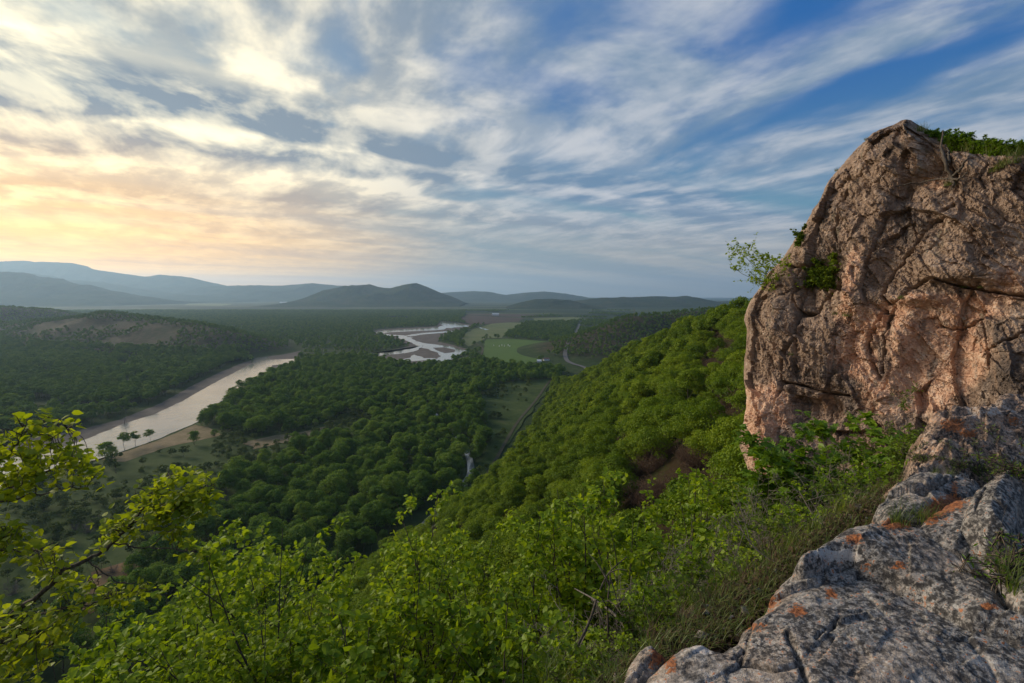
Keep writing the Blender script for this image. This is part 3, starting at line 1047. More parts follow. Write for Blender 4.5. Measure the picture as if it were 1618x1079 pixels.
def plant_forests():
    rng = np.random.RandomState(5)
    # --- the steep wooded hillside right of the valley
    X, Y = jitter_grid(-140, 330, 22, 900, 4.2, rng)
    xf = np.interp(Y, FOOT[:, 0], FOOT[:, 1])
    xc = np.interp(Y, CREST[:, 0], CREST[:, 1])
    Z = H(X, Y)
    px, py = to_px(np.stack([X, Y, Z + 4], -1))
    t = (X - xf) / np.maximum(xc - xf, 3)
    keep = (t > 0.03) & (X < xc + 26) & (Y < 815) & (px > 300) & (px < 1330) & (Z > 1.0)
    keep &= np.hypot(X, Y) > 30
    keep &= ~((X > 8) & (Y < 46) & (X > 13 + (Y - 30) * 0.3))          # the cliff stands here
    for sx, sy, ra, rb in ((1140, 562, 34, 42), (1075, 775, 92, 72), (1150, 660, 34, 40), (674, 832, 27, 60)):
        keep &= ~((((px - sx) / ra) ** 2 + ((py - sy) / rb) ** 2 < 1) & (rng.rand(len(X)) < 0.93))
    gaps = fbm(np.stack([X, Y, 0 * X], -1) * 0.03 + 9, 3)
    keep &= gaps > -0.42
    X, Y, Z = X[keep], Y[keep], Z[keep]
    px, py = px[keep], py[keep]
    D = np.hypot(X, Y)
    size = 0.52 + 0.92 * rng.rand(len(X)) ** 1.4
    rot = rng.rand(len(X)) * 6.28
    P = np.stack([X, Y, Z - 0.2], -1)
    # trees the frame shows nothing of need not be single
    seen = (px > 560) & (py < 960) & (py > 440) & (px < 1260)
    order = np.argsort(np.where(seen, D / size, 1e9))
    big = order[:290]
    rest = np.setdiff1d(np.arange(len(X)), big)
    individuals(HILL_NEAR, 'hillside_tree', 'yellow-green leafy tree in the closed canopy covering the steep hillside', 'tree', 'trees of the steep green hillside',
                P[big], rot[big], size[big], rng.randint(0, 6, 290))
    near = rest[D[rest] < 230]
    far = rest[D[rest] >= 230]
    src_n = source_collection('hill_tree', [t[2] for t in HILL_NEAR])
    src_m = source_collection('hill_tree_far', [t[2] for t in HILL_MID])
    scatter('hillside_canopy', P[near], rot[near], size[near], rng.randint(0, 6, len(near)), src_n)
    scatter('hillside_canopy', P[far], rot[far], size[far], rng.randint(0, 5, len(far)), src_m)
    print('hill trees', len(X), len(near), len(far))

    # --- valley woods between the rivers
    X, Y = jitter_grid(-420, 330, 170, 1080, 7.6, rng)
    G = np.stack([X, Y, 0 * X], -1)
    px, py = to_px(G)
    Z = H(X, Y)
    wood = [(310, 672), (340, 655), (383, 620), (428, 592), (470, 566), (560, 566), (660, 582), (760, 574), (830, 582), (896, 588), (880, 600), (800, 605), (757, 628), (764, 665), (770, 705), (752, 735), (757, 760), (740, 800), (690, 850),
            (560, 1080), (-200, 1300), (-200, 1010), (150, 990), (205, 925), (270, 880), (305, 830), (340, 790), (420, 730), (480, 712), (560, 690), (600, 668), (560, 652), (480, 682), (400, 690), (345, 682)]
    keep = inside(px, py, wood) & (Z < 6) & (px > -60)
    keep &= seg_dist(px, py, [(p[0], p[1]) for p in STREAM]) > np.interp(Y, [200, 290, 325, 420, 800], [26, 20, 9, 4, 2.5])
    gaps = fbm(G * 0.012 + 3, 3)
    keep &= (gaps > -0.36) | (rng.rand(len(X)) < 0.25)
    # thin scatter over the meadow
    mead = inside(px, py, POLY['meadow']) & ~inside(px, py, wood) & (rng.rand(len(X)) < np.where(gaps + np.clip((px - 150) / 500, 0, 0.25) > -0.02, 0.95, 0.30)) & (px > -80)
    mead &= ~inside(px, py, POLY['rust_patch']) & ~inside(px, py, POLY['bank_straw']) & ~inside(px, py, POLY['straw_strip']) & ((py > 738) | (px > 330))
    mead |= inside(px, py, POLY['clearing']) & ~inside(px, py, wood) & (rng.rand(len(X)) < np.where(gaps > 0.1, 0.5, 0.12)) & (seg_dist(px, py, RAIL) > 5)
    mi = np.where(mead)[0]
    Xm, Ym = X[mi], Y[mi]
    X, Y = X[keep], Y[keep]
    px, py, D = px[keep], py[keep], np.hypot(X, Y)
    size = 0.52 + 0.90 * rng.rand(len(X)) ** 1.3
    size *= np.where(py < 620, 0.9, 1.0)
    rot = rng.rand(len(X)) * 6.28
    P = np.stack([X, Y, 0 * X + 0.4], -1)
    seen = (px > 250) & (py < 905) & (py > 540 + 0 * px) & (py < 1130 - 0.42 * px)
    order = np.argsort(np.where(seen, D / size, 1e9))
    big, rest = order[:280], order[280:]
    individuals(VAL_NEAR, 'valley_tree', 'tall dark green tree in the wood on the valley floor', 'tree', 'tall trees of the wood on the valley floor',
                P[big], rot[big], size[big], rng.randint(0, 6, 280))
    src = source_collection('valley_tree_far', [t[2] for t in VAL_NEAR])
    scatter('valley_wood', P[rest], rot[rest], size[rest], rng.randint(0, 6, len(rest)), src)
    srcs = source_collection('scrub_far', [t[2] for t in SCRUB])
    scatter('meadow_scrub', np.stack([Xm, Ym, 0 * Xm + 0.6], -1), rng.rand(len(mi)) * 6.28, 0.8 + 1.3 * rng.rand(len(mi)) ** 1.5, rng.randint(0, 4, len(mi)), srcs)
    print('valley trees', len(X), 'scrub', len(mi))

    # --- wood on the far bank of the river, under the brown hill
    X, Y = jitter_grid(-1500, -150, 380, 1500, 7.2, rng)
    px, py = to_px(np.stack([X, Y, 0 * X], -1))
    Z = H(X, Y)
    bank = [(-160, 720), (-60, 728), (15, 694), (60, 686), (120, 676), (178, 661), (195, 656), (250, 634), (300, 606), (345, 585), (388, 568), (402, 560), (402, 548), (330, 548), (150, 545), (0, 536), (-160, 530)]
    keep = inside(px, py, bank) & (Z < 14)
    rows = np.abs(np.sin((Y * 0.9 + X * 0.35) * 0.020 + fbm(np.stack([X, Y, 0 * X], -1) * 0.006, 2) * 2.0))
    keep &= rows > 0.16
    X, Y, Z = X[keep], Y[keep], Z[keep]
    px, py, D = px[keep], py[keep], np.hypot(X, Y)
    size = 0.62 + 0.6 * rng.rand(len(X))
    rot = rng.rand(len(X)) * 6.28
    P = np.stack([X, Y, np.maximum(Z, 0) + 0.2], -1)
    seen = (px > 150) & (px < 402)
    order = np.argsort(np.where((px > -30) & (py > 560), D / size, 1e9))
    big, rest = order[:240], order[240:]
    individuals(BANK, 'bank_tree', 'slim dark pale-trunked tree in the wood along the far river bank', 'tree', 'trees of the wood on the far river bank',
                P[big], rot[big], size[big], rng.randint(0, 5, 240))
    src = source_collection('bank_tree_far', [t[2] for t in BANK])
    scatter('far_bank_wood', P[rest], rot[rest], size[rest], rng.randint(0, 5, len(rest)), src)
    print('bank trees', len(X))

    # --- trees on the brown hill, the hill above the road, and the wide plain
    pts, scl = [], []
    X, Y = jitter_grid(-2600, 900, 900, 2600, 10.5, rng)
    G = np.stack([X, Y, 0 * X], -1)
    Z = H(X, Y)
    px, py = to_px(np.stack([X, Y, Z], -1))
    g = fbm(G * 0.006 + 2, 4)
    left = (Z > 8) & (X < 0)
    bare = inside(px, py, [(60, 512), (120, 506), (190, 508), (300, 518), (330, 530), (352, 548), (300, 552), (230, 548), (120, 540), (40, 530)])
    crest_band = inside(px, py, [(110, 505), (170, 490), (230, 496), (320, 506), (380, 540), (404, 560), (402, 580), (340, 556), (320, 524), (250, 508), (180, 502)])
    k1 = left & ((~bare & (g > -0.45)) | (crest_band & (rng.rand(len(X)) < 0.8)) | (bare & (g > 0.08)))
    k2 = (Z > 8) & (X > 100) & ((g > -0.95))
    k1 &= px > -120
    X2, Y2 = jitter_grid(-3800, 1400, 1000, 4300, 15.0, rng)
    px2, py2 = to_px(np.stack([X2, Y2, 0 * X2], -1))
    g2 = fbm(np.stack([X2, Y2, 0 * X2], -1) * 0.0022 + 4, 4)
    Z2 = H(X2, Y2)
    open_land = np.zeros(len(X2), bool)
    for key in ('bar_braid', 'field_green', 'field_pale', 'field_brown', 'bar_fork', 'field_strip', 'field_far', 'field_left', 'field_left_b', 'river'):
        open_land |= inside(px2, py2, POLY[key])
    right = px2 > 735
    k3 = (Z2 < 5) & ~open_land & (px2 > -60) & (px2 < 1000)
    k3 &= np.where(right, (g2 > 0.02) | inside(px2, py2, [(797, 522), (830, 514), (900, 512), (912, 520), (890, 536), (850, 536), (800, 534)]), g2 > -0.40)
    k3 &= ~(right & (py2 < 506) & (g2 < 0.2))
    k3 &= ~inside(px2, py2, [(400, 547), (480, 549), (600, 556), (580, 566), (470, 566), (404, 562)]) | (rng.rand(len(X2)) < 0.35)
    k3 &= seg_dist(px2, py2, ROAD) > 3.0
    k3 &= seg_dist(px2, py2, PATH) > 2.5
    for XX, YY, ZZ, kk, s in ((X, Y, Z, k1 | k2, 0.62), (X2, Y2, Z2, k3, 0.95)):
        pts.append(np.stack([XX[kk], YY[kk], np.maximum(ZZ[kk], 0.2)], -1))
        scl.append(s * (0.7 + 0.6 * rng.rand(kk.sum())))
    P = np.concatenate(pts)
    src = source_collection('plain_tree_far', [t[2] for t in FAR])
    scatter('distant_woods', P, rng.rand(len(P)) * 6.28, np.concatenate(scl), rng.randint(0, 4, len(P)), src)
    print('far trees', len(P))


plant_forests()
print('forests', round(time.time() - T0, 1))


# ------------------------------------------------------------------ the rock: cliff and foreground limestone
def blob(px, py, items):
    """sum of soft spots (x, y, rx, ry, amount[, tilt]) in photo coordinates"""
    s = np.zeros(np.shape(px))
    for it in items:
        x, y, rx, ry, a = it[:5]
        c, q = (math.cos(it[5]), math.sin(it[5])) if len(it) > 5 else (1, 0)
        dx, dy = px - x, py - y
        u, v = dx * c + dy * q, -dx * q + dy * c
        s = s + a * np.exp(-((u / rx) ** 2 + (v / ry) ** 2))
    return s


CLIFF_LEFT = np.array([(190, 1425), (198, 1412), (206, 1390), (213, 1376), (232, 1358), (250, 1341), (268, 1325), (285, 1311), (300, 1303), (316, 1297), (335, 1283), (356, 1269), (380, 1252), (400, 1240), (416, 1230), (430, 1214), (447, 1204), (462, 1193),
                       (474, 1184), (490, 1177), (505, 1174), (520, 1179), (545, 1178), (575, 1175), (600, 1174), (625, 1180), (650, 1179), (672, 1170), (690, 1166), (706, 1168), (722, 1174), (745, 1181), (765, 1190), (790, 1205), (860, 1230)], float)
CLIFF_RIGHT = np.array([(190, 1440), (198, 1452), (206, 1470), (214, 1492), (222, 1530), (230, 1600), (236, 1680), (244, 1790), (860, 1790)], float)
CRACKS = [  # photo polyline, half width (px), depth (m)
    ([(1334, 298), (1328, 312), (1322, 320), (1320, 335), (1316, 350), (1311, 364), (1313, 376), (1311, 392), (1307, 404), (1303, 412)], 2.6, 0.9),
    ([(1236, 416), (1250, 419), (1262, 420), (1282, 416)], 2.6, 0.6),
    ([(1262, 420), (1258, 442), (1248, 470), (1262, 498), (1285, 497), (1300, 482), (1312, 462), (1328, 440)], 4.0, 0.9),
    ([(1262, 498), (1255, 530), (1245, 560)], 3.5, 0.5),
    ([(1392, 468), (1403, 480), (1418, 474), (1432, 458), (1450, 448), (1478, 440), (1500, 447), (1530, 453), (1560, 460), (1590, 464), (1640, 470)], 3.2, 0.6),
    ([(1398, 492), (1382, 525), (1371, 548), (1378, 572), (1392, 598)], 4.0, 0.5),
    ([(1392, 462), (1404, 440), (1424, 412), (1446, 380), (1468, 348), (1506, 322)], 3.5, 0.45),
    ([(1238, 604), (1258, 606), (1276, 612), (1302, 620), (1344, 626)], 3.2, 0.6),  # overhang shadow, put in as a groove with darkened colour
    ([(1328, 284), (1345, 280), (1360, 272), (1370, 258)], 3.2, 0.5),
    ([(1548, 556), (1562, 548), (1585, 538), (1640, 518)], 2.6, 0.35),
    ([(1404, 500), (1398, 530), (1394, 560), (1396, 590)], 3.0, 0.4),
    ([(1226, 640), (1238, 610), (1240, 570)], 3.0, 0.4),
    ([(1506, 230), (1502, 262), (1512, 280)], 5.0, 0.5),
    ([(1480, 512), (1500, 520), (1530, 512), (1552, 500)], 2.4, 0.3),
]
BULGE = [  # towards the viewer (m)
    (1425, 250, 60, 40, 0.7), (1500, 370, 90, 70, 0.8, -0.7), (1215, 500, 45, 45, 0.8), (1205, 690, 30, 70, 0.9), (1360, 420, 30, 110, 0.7, 0.25), (1290, 530, 40, 40, 0.5),
    (1490, 590, 90, 55, -0.40), (1350, 560, 40, 50, -0.25), (1290, 460, 26, 40, -0.7), (1430, 470, 60, 12, 0.5), (1540, 430, 70, 20, 0.6), (1600, 590, 50, 70, 0.8), (1310, 650, 60, 26, -0.7), (1420, 540, 22, 60, 0.4, 0.3), (1280, 380, 40, 40, 0.4),
    (1390, 330, 40, 60, 0.5), (1450, 300, 40, 20, -0.4, -0.6)]
FRESH = [  # newer, orange-pink faces
    (1205, 690, 34, 75, 1.0), (1212, 640, 30, 40, 0.6), (1345, 545, 32, 45, 0.9), (1370, 590, 30, 40, 0.6), (1490, 560, 80, 65, 1.1), (1440, 500, 60, 40, 0.9), (1530, 480, 70, 24, 0.5), (1250, 650, 26, 30, 0.7), (1345, 445, 15, 80, 0.7, 0.15),
    (1478, 290, 22, 18, 0.7), (1360, 500, 40, 14, 0.7), (1600, 440, 50, 30, 0.6), (1395, 640, 30, 30, 0.6), (1450, 620, 60, 30, 0.8), (1300, 640, 24, 30, 0.4), (1230, 560, 14, 40, 0.35), (1370, 350, 10, 60, 0.35)]
STAIN = [  # black-grey weathering
    (1600, 600, 48, 55, 1.0), (1250, 500, 50, 50, 0.5), (1400, 540, 12, 40, 0.8, 0.2), (1300, 590, 40, 26, 0.6), (1355, 640, 40, 40, 0.5), (1400, 580, 12, 18, 0.9), (1470, 580, 10, 16, 0.6), (1310, 360, 40, 90, 0.45), (1400, 230, 60, 20, 0.5),
    (1450, 520, 20, 22, 0.5), (1560, 520, 50, 26, 0.6), (1440, 360, 30, 70, 0.4, 0.5), (1265, 690, 16, 60, 0.9), (1420, 330, 26, 50, 0.4)]


def rock_material(name, kind):
    m, t = material(name)
    co = world_co(t)
    n1 = t.noise(co, 0.55 if kind == 'cliff' else 2.2, 6, 0.62)
    n2 = t.noise(co, 2.6 if kind == 'cliff' else 9.0, 6, 0.68)
    n3 = t.noise(co, 12.0 if kind == 'cliff' else 46.0, 4, 0.65)
    fresh, dark = attr(t, 'fresh'), attr(t, 'stain')
    if kind == 'cliff':
        base = t.ramp(n2 * 0.6 + n1 * 0.4, [(0.34, (0.10, 0.072, 0.056)), (0.46, (0.24, 0.170, 0.126)), (0.56, (0.37, 0.270, 0.203)), (0.66, (0.46, 0.37, 0.295))])
        new = t.ramp(n2 * 0.65 + n3 * 0.35, [(0.34, (0.34, 0.180, 0.112)), (0.5, (0.56, 0.350, 0.240)), (0.62, (0.70, 0.53, 0.40))])
        f = t.step(fresh + (n1 - 0.5) * 1.5 + (n2 - 0.5) * 0.9, 0.34, 0.66)
        col = t.mix(f, base, new)
        # streaks run down the face
        st = t.noise(t.vmath('MULTIPLY', co, (1.6, 1.6, 0.22)), 1.5, 5, 0.6)
        d = t.step(dark + (st - 0.5) * 3.0 + (n2 - 0.5) * 1.0, 0.26, 0.72)
        grey = t.ramp(n2 * 0.5 + n3 * 0.5, [(0.35, (0.045, 0.040, 0.038)), (0.6, (0.125, 0.105, 0.095))])
        col = t.mix(d * 0.72, col, grey)
        strk = t.step(st * 0.7 + n2 * 0.3, 0.55, 0.64)
        col = t.mix(strk * 0.45, col, (0.50, 0.385, 0.30))
        pale = t.step(n3 * 0.5 + n2 * 0.5, 0.585, 0.64)
        col = t.mix(pale * 0.65, col, (0.50, 0.43, 0.36))
        sp = t.step(n3 * 0.6 + n1 * 0.4, 0.43, 0.385)
        col = t.mix(sp * 0.7, col, (0.05, 0.042, 0.035))
        moss = t.step(n1 * 0.45 + n2 * 0.2 + st * 0.35, 0.565, 0.62)
        col = t.mix(moss * 0.35, col, (0.075, 0.085, 0.03))
        nrm = bump(t, n2 * 0.55 + n3 * 0.45, 0.9, 0.22)
    else:
        warp = t.vmath('ADD', co, t.vmath('SCALE', t.noise(co, 9.0, 3, 0.6, color=True), scale=0.10))
        v1 = t.voronoi(warp, 26.0, 'F1')
        v2 = t.voronoi(warp, 60.0, 'F1')
        n4 = t.noise(co, 30.0, 6, 0.72)
        wrm = attr(t, 'warm')
        base = t.ramp(n2 * 0.40 + n4 * 0.60, [(0.33, (0.085, 0.080, 0.075)), (0.45, (0.185, 0.176, 0.166)), (0.55, (0.29, 0.278, 0.262)), (0.66, (0.43, 0.41, 0.385))])
        base = t.mix(t.step(n1, 0.45, 0.62) * 0.6, base, t.vmath('MULTIPLY', base, (1.30, 1.08, 0.90)))
        base = t.mix(wrm, base, t.vmath('MULTIPLY', base, (1.30, 1.02, 0.84)))
        # black crust: broad clouds of it, broken into spots
        crust = t.step(n1 * 0.55 + n2 * 0.45 - dark * 0.22, 0.585, 0.45)
        spots = t.step(n4 * 0.65 + n3 * 0.35, 0.565, 0.45)
        blk = t.math('MAXIMUM', crust * spots, t.step(n2 * 0.5 + n4 * 0.5, 0.415, 0.375))
        col = t.mix(blk * 0.88, base, (0.026, 0.025, 0.026))
        # pale round lichens of two sizes
        pl = t.step(v1, 0.30, 0.20) * t.step(n2, 0.50, 0.60) + t.step(v2, 0.34, 0.22) * t.step(n1 * 0.5 + n2 * 0.5, 0.50, 0.58)
        col = t.mix(t.math('MINIMUM', pl, 1.0) * 0.55, col, (0.50, 0.49, 0.47))
        pal = t.step(attr(t, 'pale') + (n2 - 0.5) * 1.6 + (n3 - 0.5) * 1.2, 0.40, 0.62)
        col = t.mix(pal * 0.75, col, (0.52, 0.49, 0.46))
        lic = t.step(fresh * 1.15 + 0.02 + (n3 - 0.5) * 2.2 + (n4 - 0.5) * 2.2 + (n2 - 0.5) * 0.8, 0.36, 0.50)
        lcol = t.mix(t.step(n3, 0.40, 0.62), (0.13, 0.040, 0.014), (0.33, 0.115, 0.035))
        col = t.mix(lic * 0.88, col, lcol)
        fn = t.noise(co, 130.0, 3, 0.6)
        col = t.mix(0.5, col, t.vmath('SCALE', col, scale=fn * 2.0))
        nrm = bump(t, n2 * 0.35 + n3 * 0.45 + fn * 0.20, 0.85, 0.035)
    cav = attr(t, 'cavity')
    col = t.mix(t.step(cav, 0.25, 1.0) * 0.5, col, (0.05, 0.042, 0.034))      # darker in cracks and joints and down the slab sides
    finish(t, principled(t, col, 0.92, 0.18, nrm))
    return m


CLIFF_P0 = np.array([14.2, 30.0, CAM_H - 4.0])
CLIFF_N = np.array([-0.86, -0.40, 0.18])


def cliff_depth(px, py):
    """distance factor along the ray to the mean plane of the face"""
    r = rays(px, py)
    t = ((CLIFF_P0 - (0, 0, CAM_H)) @ CLIFF_N) / (r @ CLIFF_N)
    return r, t


def build_cliff():
    nr, nc = 470, 430
    py = np.linspace(190, 850, nr)
    L = np.interp(py, CLIFF_LEFT[:, 0], CLIFF_LEFT[:, 1])
    Rr = np.interp(py, CLIFF_RIGHT[:, 0], CLIFF_RIGHT[:, 1])
    s = np.linspace(0, 1, nc) ** 1.15
    PX = L[:, None] + (Rr - L)[:, None] * s[None]
    PY = np.repeat(py[:, None], nc, 1)
    r, t = cliff_depth(PX, PY)
    # round the free left edge and the top rim away from the viewer
    e = np.minimum((PX - L[:, None]) / 46.0, 1)
    t = t + 2.2 / 30 * 30 * (1 - np.sqrt(np.clip(1 - (1 - e) ** 2, 0, 1))) * 0.9
    toprim = np.interp(PX, CLIFF_RIGHT[:8, 1], CLIFF_RIGHT[:8, 0])
    rim = np.clip((PY - toprim) / 36.0, 0, 1)
    rim = np.where(PX > 1435, rim, 1.0)
    t = t + 2.0 * (1 - np.sqrt(np.clip(1 - (1 - rim) ** 2, 0, 1)))
    t = t - blob(PX, PY, BULGE)
    P = r * t[..., None]
    Q = P.reshape(-1, 3)
    pxf, pyf = PX.ravel(), PY.ravel()
    # fabric: bedding dips across the face, so stretch the noise along it
    c, q = math.cos(0.75), math.sin(0.75)
    u = Q[:, 1] * 0.9 - Q[:, 0] * 0.45
    z = Q[:, 2]
    F = np.stack([(u * c + z * q) * 0.55, (-u * q + z * c) * 1.0, Q[:, 0] * 0.8], -1)
    wv = np.stack([fbm(Q * 0.35, 3), fbm(Q * 0.35 + 40, 3), fbm(Q * 0.35 + 80, 3)], -1)
    low = sstep(pyf, 470, 560) * sstep(1460 - pxf, 0, 120)          # flutes on the lower left
    up_r = sstep(pxf, 1400, 1500) * sstep(450 - pyf, 0, 60)          # the diagonal slabs at upper right
    A1 = np.stack([u * 0.46, Q[:, 0] * 0.34, z * 0.17], -1) + wv * 0.14
    A2 = F * np.array([0.42, 0.55, 0.5]) + wv * 0.2
    d1, d2, off, rnd = worley(A1)
    b1, b2, offb, rndb = worley(A2)
    disp = (rnd[:, 0] * 0.26 + (off * rnd).sum(1) * 0.52) * (1 - up_r) + (rndb[:, 0] * 0.20 + (offb * rndb).sum(1) * 0.55) * up_r
    edge1 = (1 - sstep(d2 - d1, 0.02, 0.14)) * (1 - up_r) + (1 - sstep(b2 - b1, 0.02, 0.14)) * up_r
    disp -= edge1 * 0.10 * sstep(perlin(Q * 0.6 + 9), -0.15, 0.3)
    e1, e2, off2, rnd2 = worley((F + wv * 0.25) * 1.3 + 7)
    disp += rnd2[:, 1] * 0.055 + (off2 * rnd2).sum(1) * 0.26
    edge2 = 1 - sstep(e2 - e1, 0.02, 0.16)
    disp -= edge2 * 0.04 * sstep(perlin(Q * 1.1 + 3), -0.2, 0.3)
    g1, g2, off3, rnd3 = worley((F + wv * 0.3) * 3.9 + 3)
    disp += rnd3[:, 2] * 0.035 + (off3 * rnd3).sum(1) * 0.11
    k1, k2, off4, rnd4 = worley((F + wv * 0.15) * 9.0 + 1)
    disp += (off4 * rnd4).sum(1) * 0.055
    disp += fbm(F * 0.33, 3) * 0.42 + fbm(F * 1.3 + 4, 4, ridged=True) * 0.06 + fbm(Q * 4.0, 4, gain=0.6) * 0.045 + fbm(Q * 13.0, 3, gain=0.6) * 0.028 + fbm(Q * (5.5, 5.5, 3.0) + 8, 4, gain=0.6, ridged=True) * 0.045
    bed = np.stack([(u * c + z * q) * 0.7, (-u * q + z * c) * 3.4, Q[:, 0] * 0.9], -1)
    disp += fbm(bed + wv * 0.6, 4, ridged=True, gain=0.6) * 0.085 * (1 - low)
    flute = fbm(np.stack([u * 1.6, Q[:, 0] * 1.6, z * 0.28], -1), 4, ridged=True)
    disp += low * flute * 0.22
    cav = np.clip(edge1 * 0.5 + edge2 * 0.25, 0, 1) * (perlin(Q * 1.3) * 0.5 + 0.5)
    wob = fbm(np.stack([pxf, pyf, 0 * pxf], -1) / 22.0, 4, gain=0.65) * 7
    for poly, w, dep in CRACKS:
        dd = seg_dist(pxf + wob, pyf + wob * 0.6, poly)
        ww = w * (0.35 + 0.5 * np.clip(perlin(np.stack([pxf, pyf, 0 * pxf], -1) / 18) + 0.5, 0, 1))
        g = np.exp(-(dd / ww) ** 2)
        disp -= g * dep
        cav = np.maximum(cav, g)
    smoothz = 1 - 0.55 * np.clip(blob(pxf, pyf, [(1490, 585, 75, 50, 1.0)]), 0, 1)
    disp = disp * smoothz - 0.15
    fade = np.minimum(1, e.ravel() * 3 + 0.25)
    n = CLIFF_N / np.linalg.norm(CLIFF_N)
    Q = Q + n * (disp * fade)[:, None]
    fresh = blob(pxf, pyf, FRESH)
    stain = blob(pxf, pyf, STAIN)
    # back of the crag: the same outline pushed into the hill
    nb = 26
    k = np.linspace(0, 1, nb)
    front = Q.reshape(nr, nc, 3)
    idx = (k * (nc - 1)).astype(int)
    back = front[:, idx] + (np.array([5.5, 9.0, 0]) * np.sin(k * math.pi * 0.5)[:, None] ** 0.6)[None]
    bz = fbm(back.reshape(-1, 3) * 0.5, 3).reshape(nr, nb) * 0.6
    back[..., 1] += bz * (k > 0)
    V = np.concatenate([Q, back.reshape(-1, 3)])
    f1 = grid_faces(nr, nc)[:, ::-1]
    f2 = grid_faces(nr, nb) + nr * nc
    i = np.arange(nc - 1)
    ib = np.arange(nb - 1)
    zero = np.zeros(nr * nb)
    V[:, 2] += CAM_H
    me = np_mesh('rock_cliff', V, [f1, f2], {'fresh': np.r_[fresh, zero], 'stain': np.r_[stain, zero + 0.3], 'cavity': np.r_[cav, zero]}, smooth=False, mats=[rock_material('cliff_rock', 'cliff')])
    thing('rock_cliff', 'tall brown and orange weathered rock crag with cracks and a grassy top', 'cliff', data=me)
    return Q.reshape(nr, nc, 3) + (0, 0, CAM_H), PX, PY


CLIFF_P, CLIFF_PX, CLIFF_PY = build_cliff()


def on_cliff(px, py):
    """point of the built face nearest to a photo point"""
    k = np.argmin((CLIFF_PX - px) ** 2 + (CLIFF_PY - py) ** 2)
    return CLIFF_P.reshape(-1, 3)[k]


# --- foreground slabs: each is a solid with its own outline, tilt, joints and crust
ROCKS = [
    dict(name='limestone_slab', label='large grey limestone slab with black spots and orange lichen along its left edge', plane=(-1.55, 0.02, 0.0), n=470, amp=0.70, edge=0.16,
         poly=[(960, 1130), (985, 1085), (1010, 1055), (1040, 1012), (1072, 986), (1105, 981), (1132, 990), (1160, 975), (1183, 946), (1213, 926), (1235, 896), (1270, 872), (1318, 861), (1352, 866), (1400, 886), (1450, 906), (1488, 931), (1535, 962), (1618, 988), (1760, 1020), (1900, 1250), (1750, 1500), (880, 1500)]),
    dict(name='limestone_slab', label='long mottled limestone slab with pale spots behind the diagonal crack', plane=(-1.50, 0.03, 0.03), n=360, amp=0.75, edge=0.08,
         poly=[(1272, 868), (1295, 850), (1320, 828), (1365, 813), (1420, 818), (1470, 834), (1520, 852), (1560, 868), (1580, 900), (1612, 945), (1780, 985), (1800, 1030), (1618, 985), (1538, 958), (1492, 927), (1452, 902), (1400, 881), (1350, 861), (1318, 857)]),
    dict(name='limestone_block', label='grey limestone ledge with orange lichen on its corner above the mottled slab', plane=(-1.42, 0.03, 0.02), n=260, amp=0.8, edge=0.10,
         poly=[(1462, 832), (1470, 806), (1490, 790), (1530, 780), (1565, 792), (1610, 806), (1800, 850), (1800, 985), (1620, 942), (1592, 900), (1570, 868), (1515, 850)]),
    dict(name='limestone_block', label='flat grey limestone step in front of the tall rough rock', plane=(-1.80, 0.02, 0.05), n=260, amp=0.9, edge=0.10,
         poly=[(1372, 818), (1385, 796), (1400, 772), (1432, 745), (1500, 738), (1550, 752), (1545, 775), (1500, 790), (1470, 812), (1430, 812)]),
    dict(name='limestone_block', label='smooth dark blue-grey limestone block beside the flat step', plane=(-1.62, 0.10, 0.12), n=220, amp=0.45, edge=0.14,
         poly=[(1528, 775), (1545, 740), (1590, 716), (1616, 730), (1612, 770), (1600, 800), (1565, 796)]),
    dict(name='rough_rock', warm=1.0, label='tall rough whitish-brown rock with orange lichen patches below the cliff', plane=(-1.78, 0.02, 0.62), n=420, amp=1.9, edge=0.20, y0=4.55,
         poly=[(1392, 792), (1405, 770), (1432, 735), (1455, 705), (1470, 672), (1474, 645), (1500, 636), (1545, 632), (1590, 622), (1630, 610), (1800, 560), (1850, 760), (1700, 800), (1600, 748), (1545, 742), (1500, 748), (1440, 756)]),
    dict(name='limestone_block', label='pale limestone piece at the right margin next to the dark block', plane=(-1.50, 0.05, 0.05), n=160, amp=0.6, edge=0.08,
         poly=[(1604, 800), (1618, 775), (1640, 745), (1780, 740), (1790, 850), (1640, 820)]),
    dict(name='small_rock', label='small rough grey rock half buried in litter left of the large slab', plane=(-1.66, 0.0, 0.05), n=150, amp=0.9, edge=0.10,
         poly=[(985, 1035), (1005, 1008), (1030, 992), (1052, 1000), (1040, 1016), (1008, 1040)]),
]
LICHEN = [(1205, 930, 22, 12, 0.8), (1200, 952, 30, 12, 1.0), (1262, 966, 12, 9, 0.9), (1312, 938, 8, 6, 0.9), (1145, 985, 20, 14, 1.0), (1100, 1010, 10, 8, 0.7), (1040, 1035, 12, 20, 1.0, 0.6), (1060, 1050, 10, 16, 0.7), (1415, 829, 22, 8, 1.0), (1350, 851, 14, 8, 0.8), (1420, 893, 16, 8, 0.6),
          (1490, 800, 22, 12, 1.0, -0.3), (1470, 815, 14, 14, 0.8), (1500, 794, 20, 8, 0.8), (1562, 958, 12, 6, 0.9), (1482, 643, 18, 5, 1.2), (1505, 672, 16, 9, 1.1), (1530, 685, 14, 6, 0.7), (1600, 665, 14, 8, 0.5), (1508, 770, 6, 12, 0.6), (1190, 990, 24, 8, 0.5), (1370, 895, 10, 6, 0.5)]
PALEP = [(1330, 877, 44, 12, 1.0, 0.1), (1080, 1012, 12, 8, 1.0, 0.5), (1112, 1026, 20, 9, 1.0, 0.4), (1260, 900, 26, 8, 0.5, -0.3), (1560, 650, 60, 16, 0.5), (1520, 750, 40, 8, 0.5)]
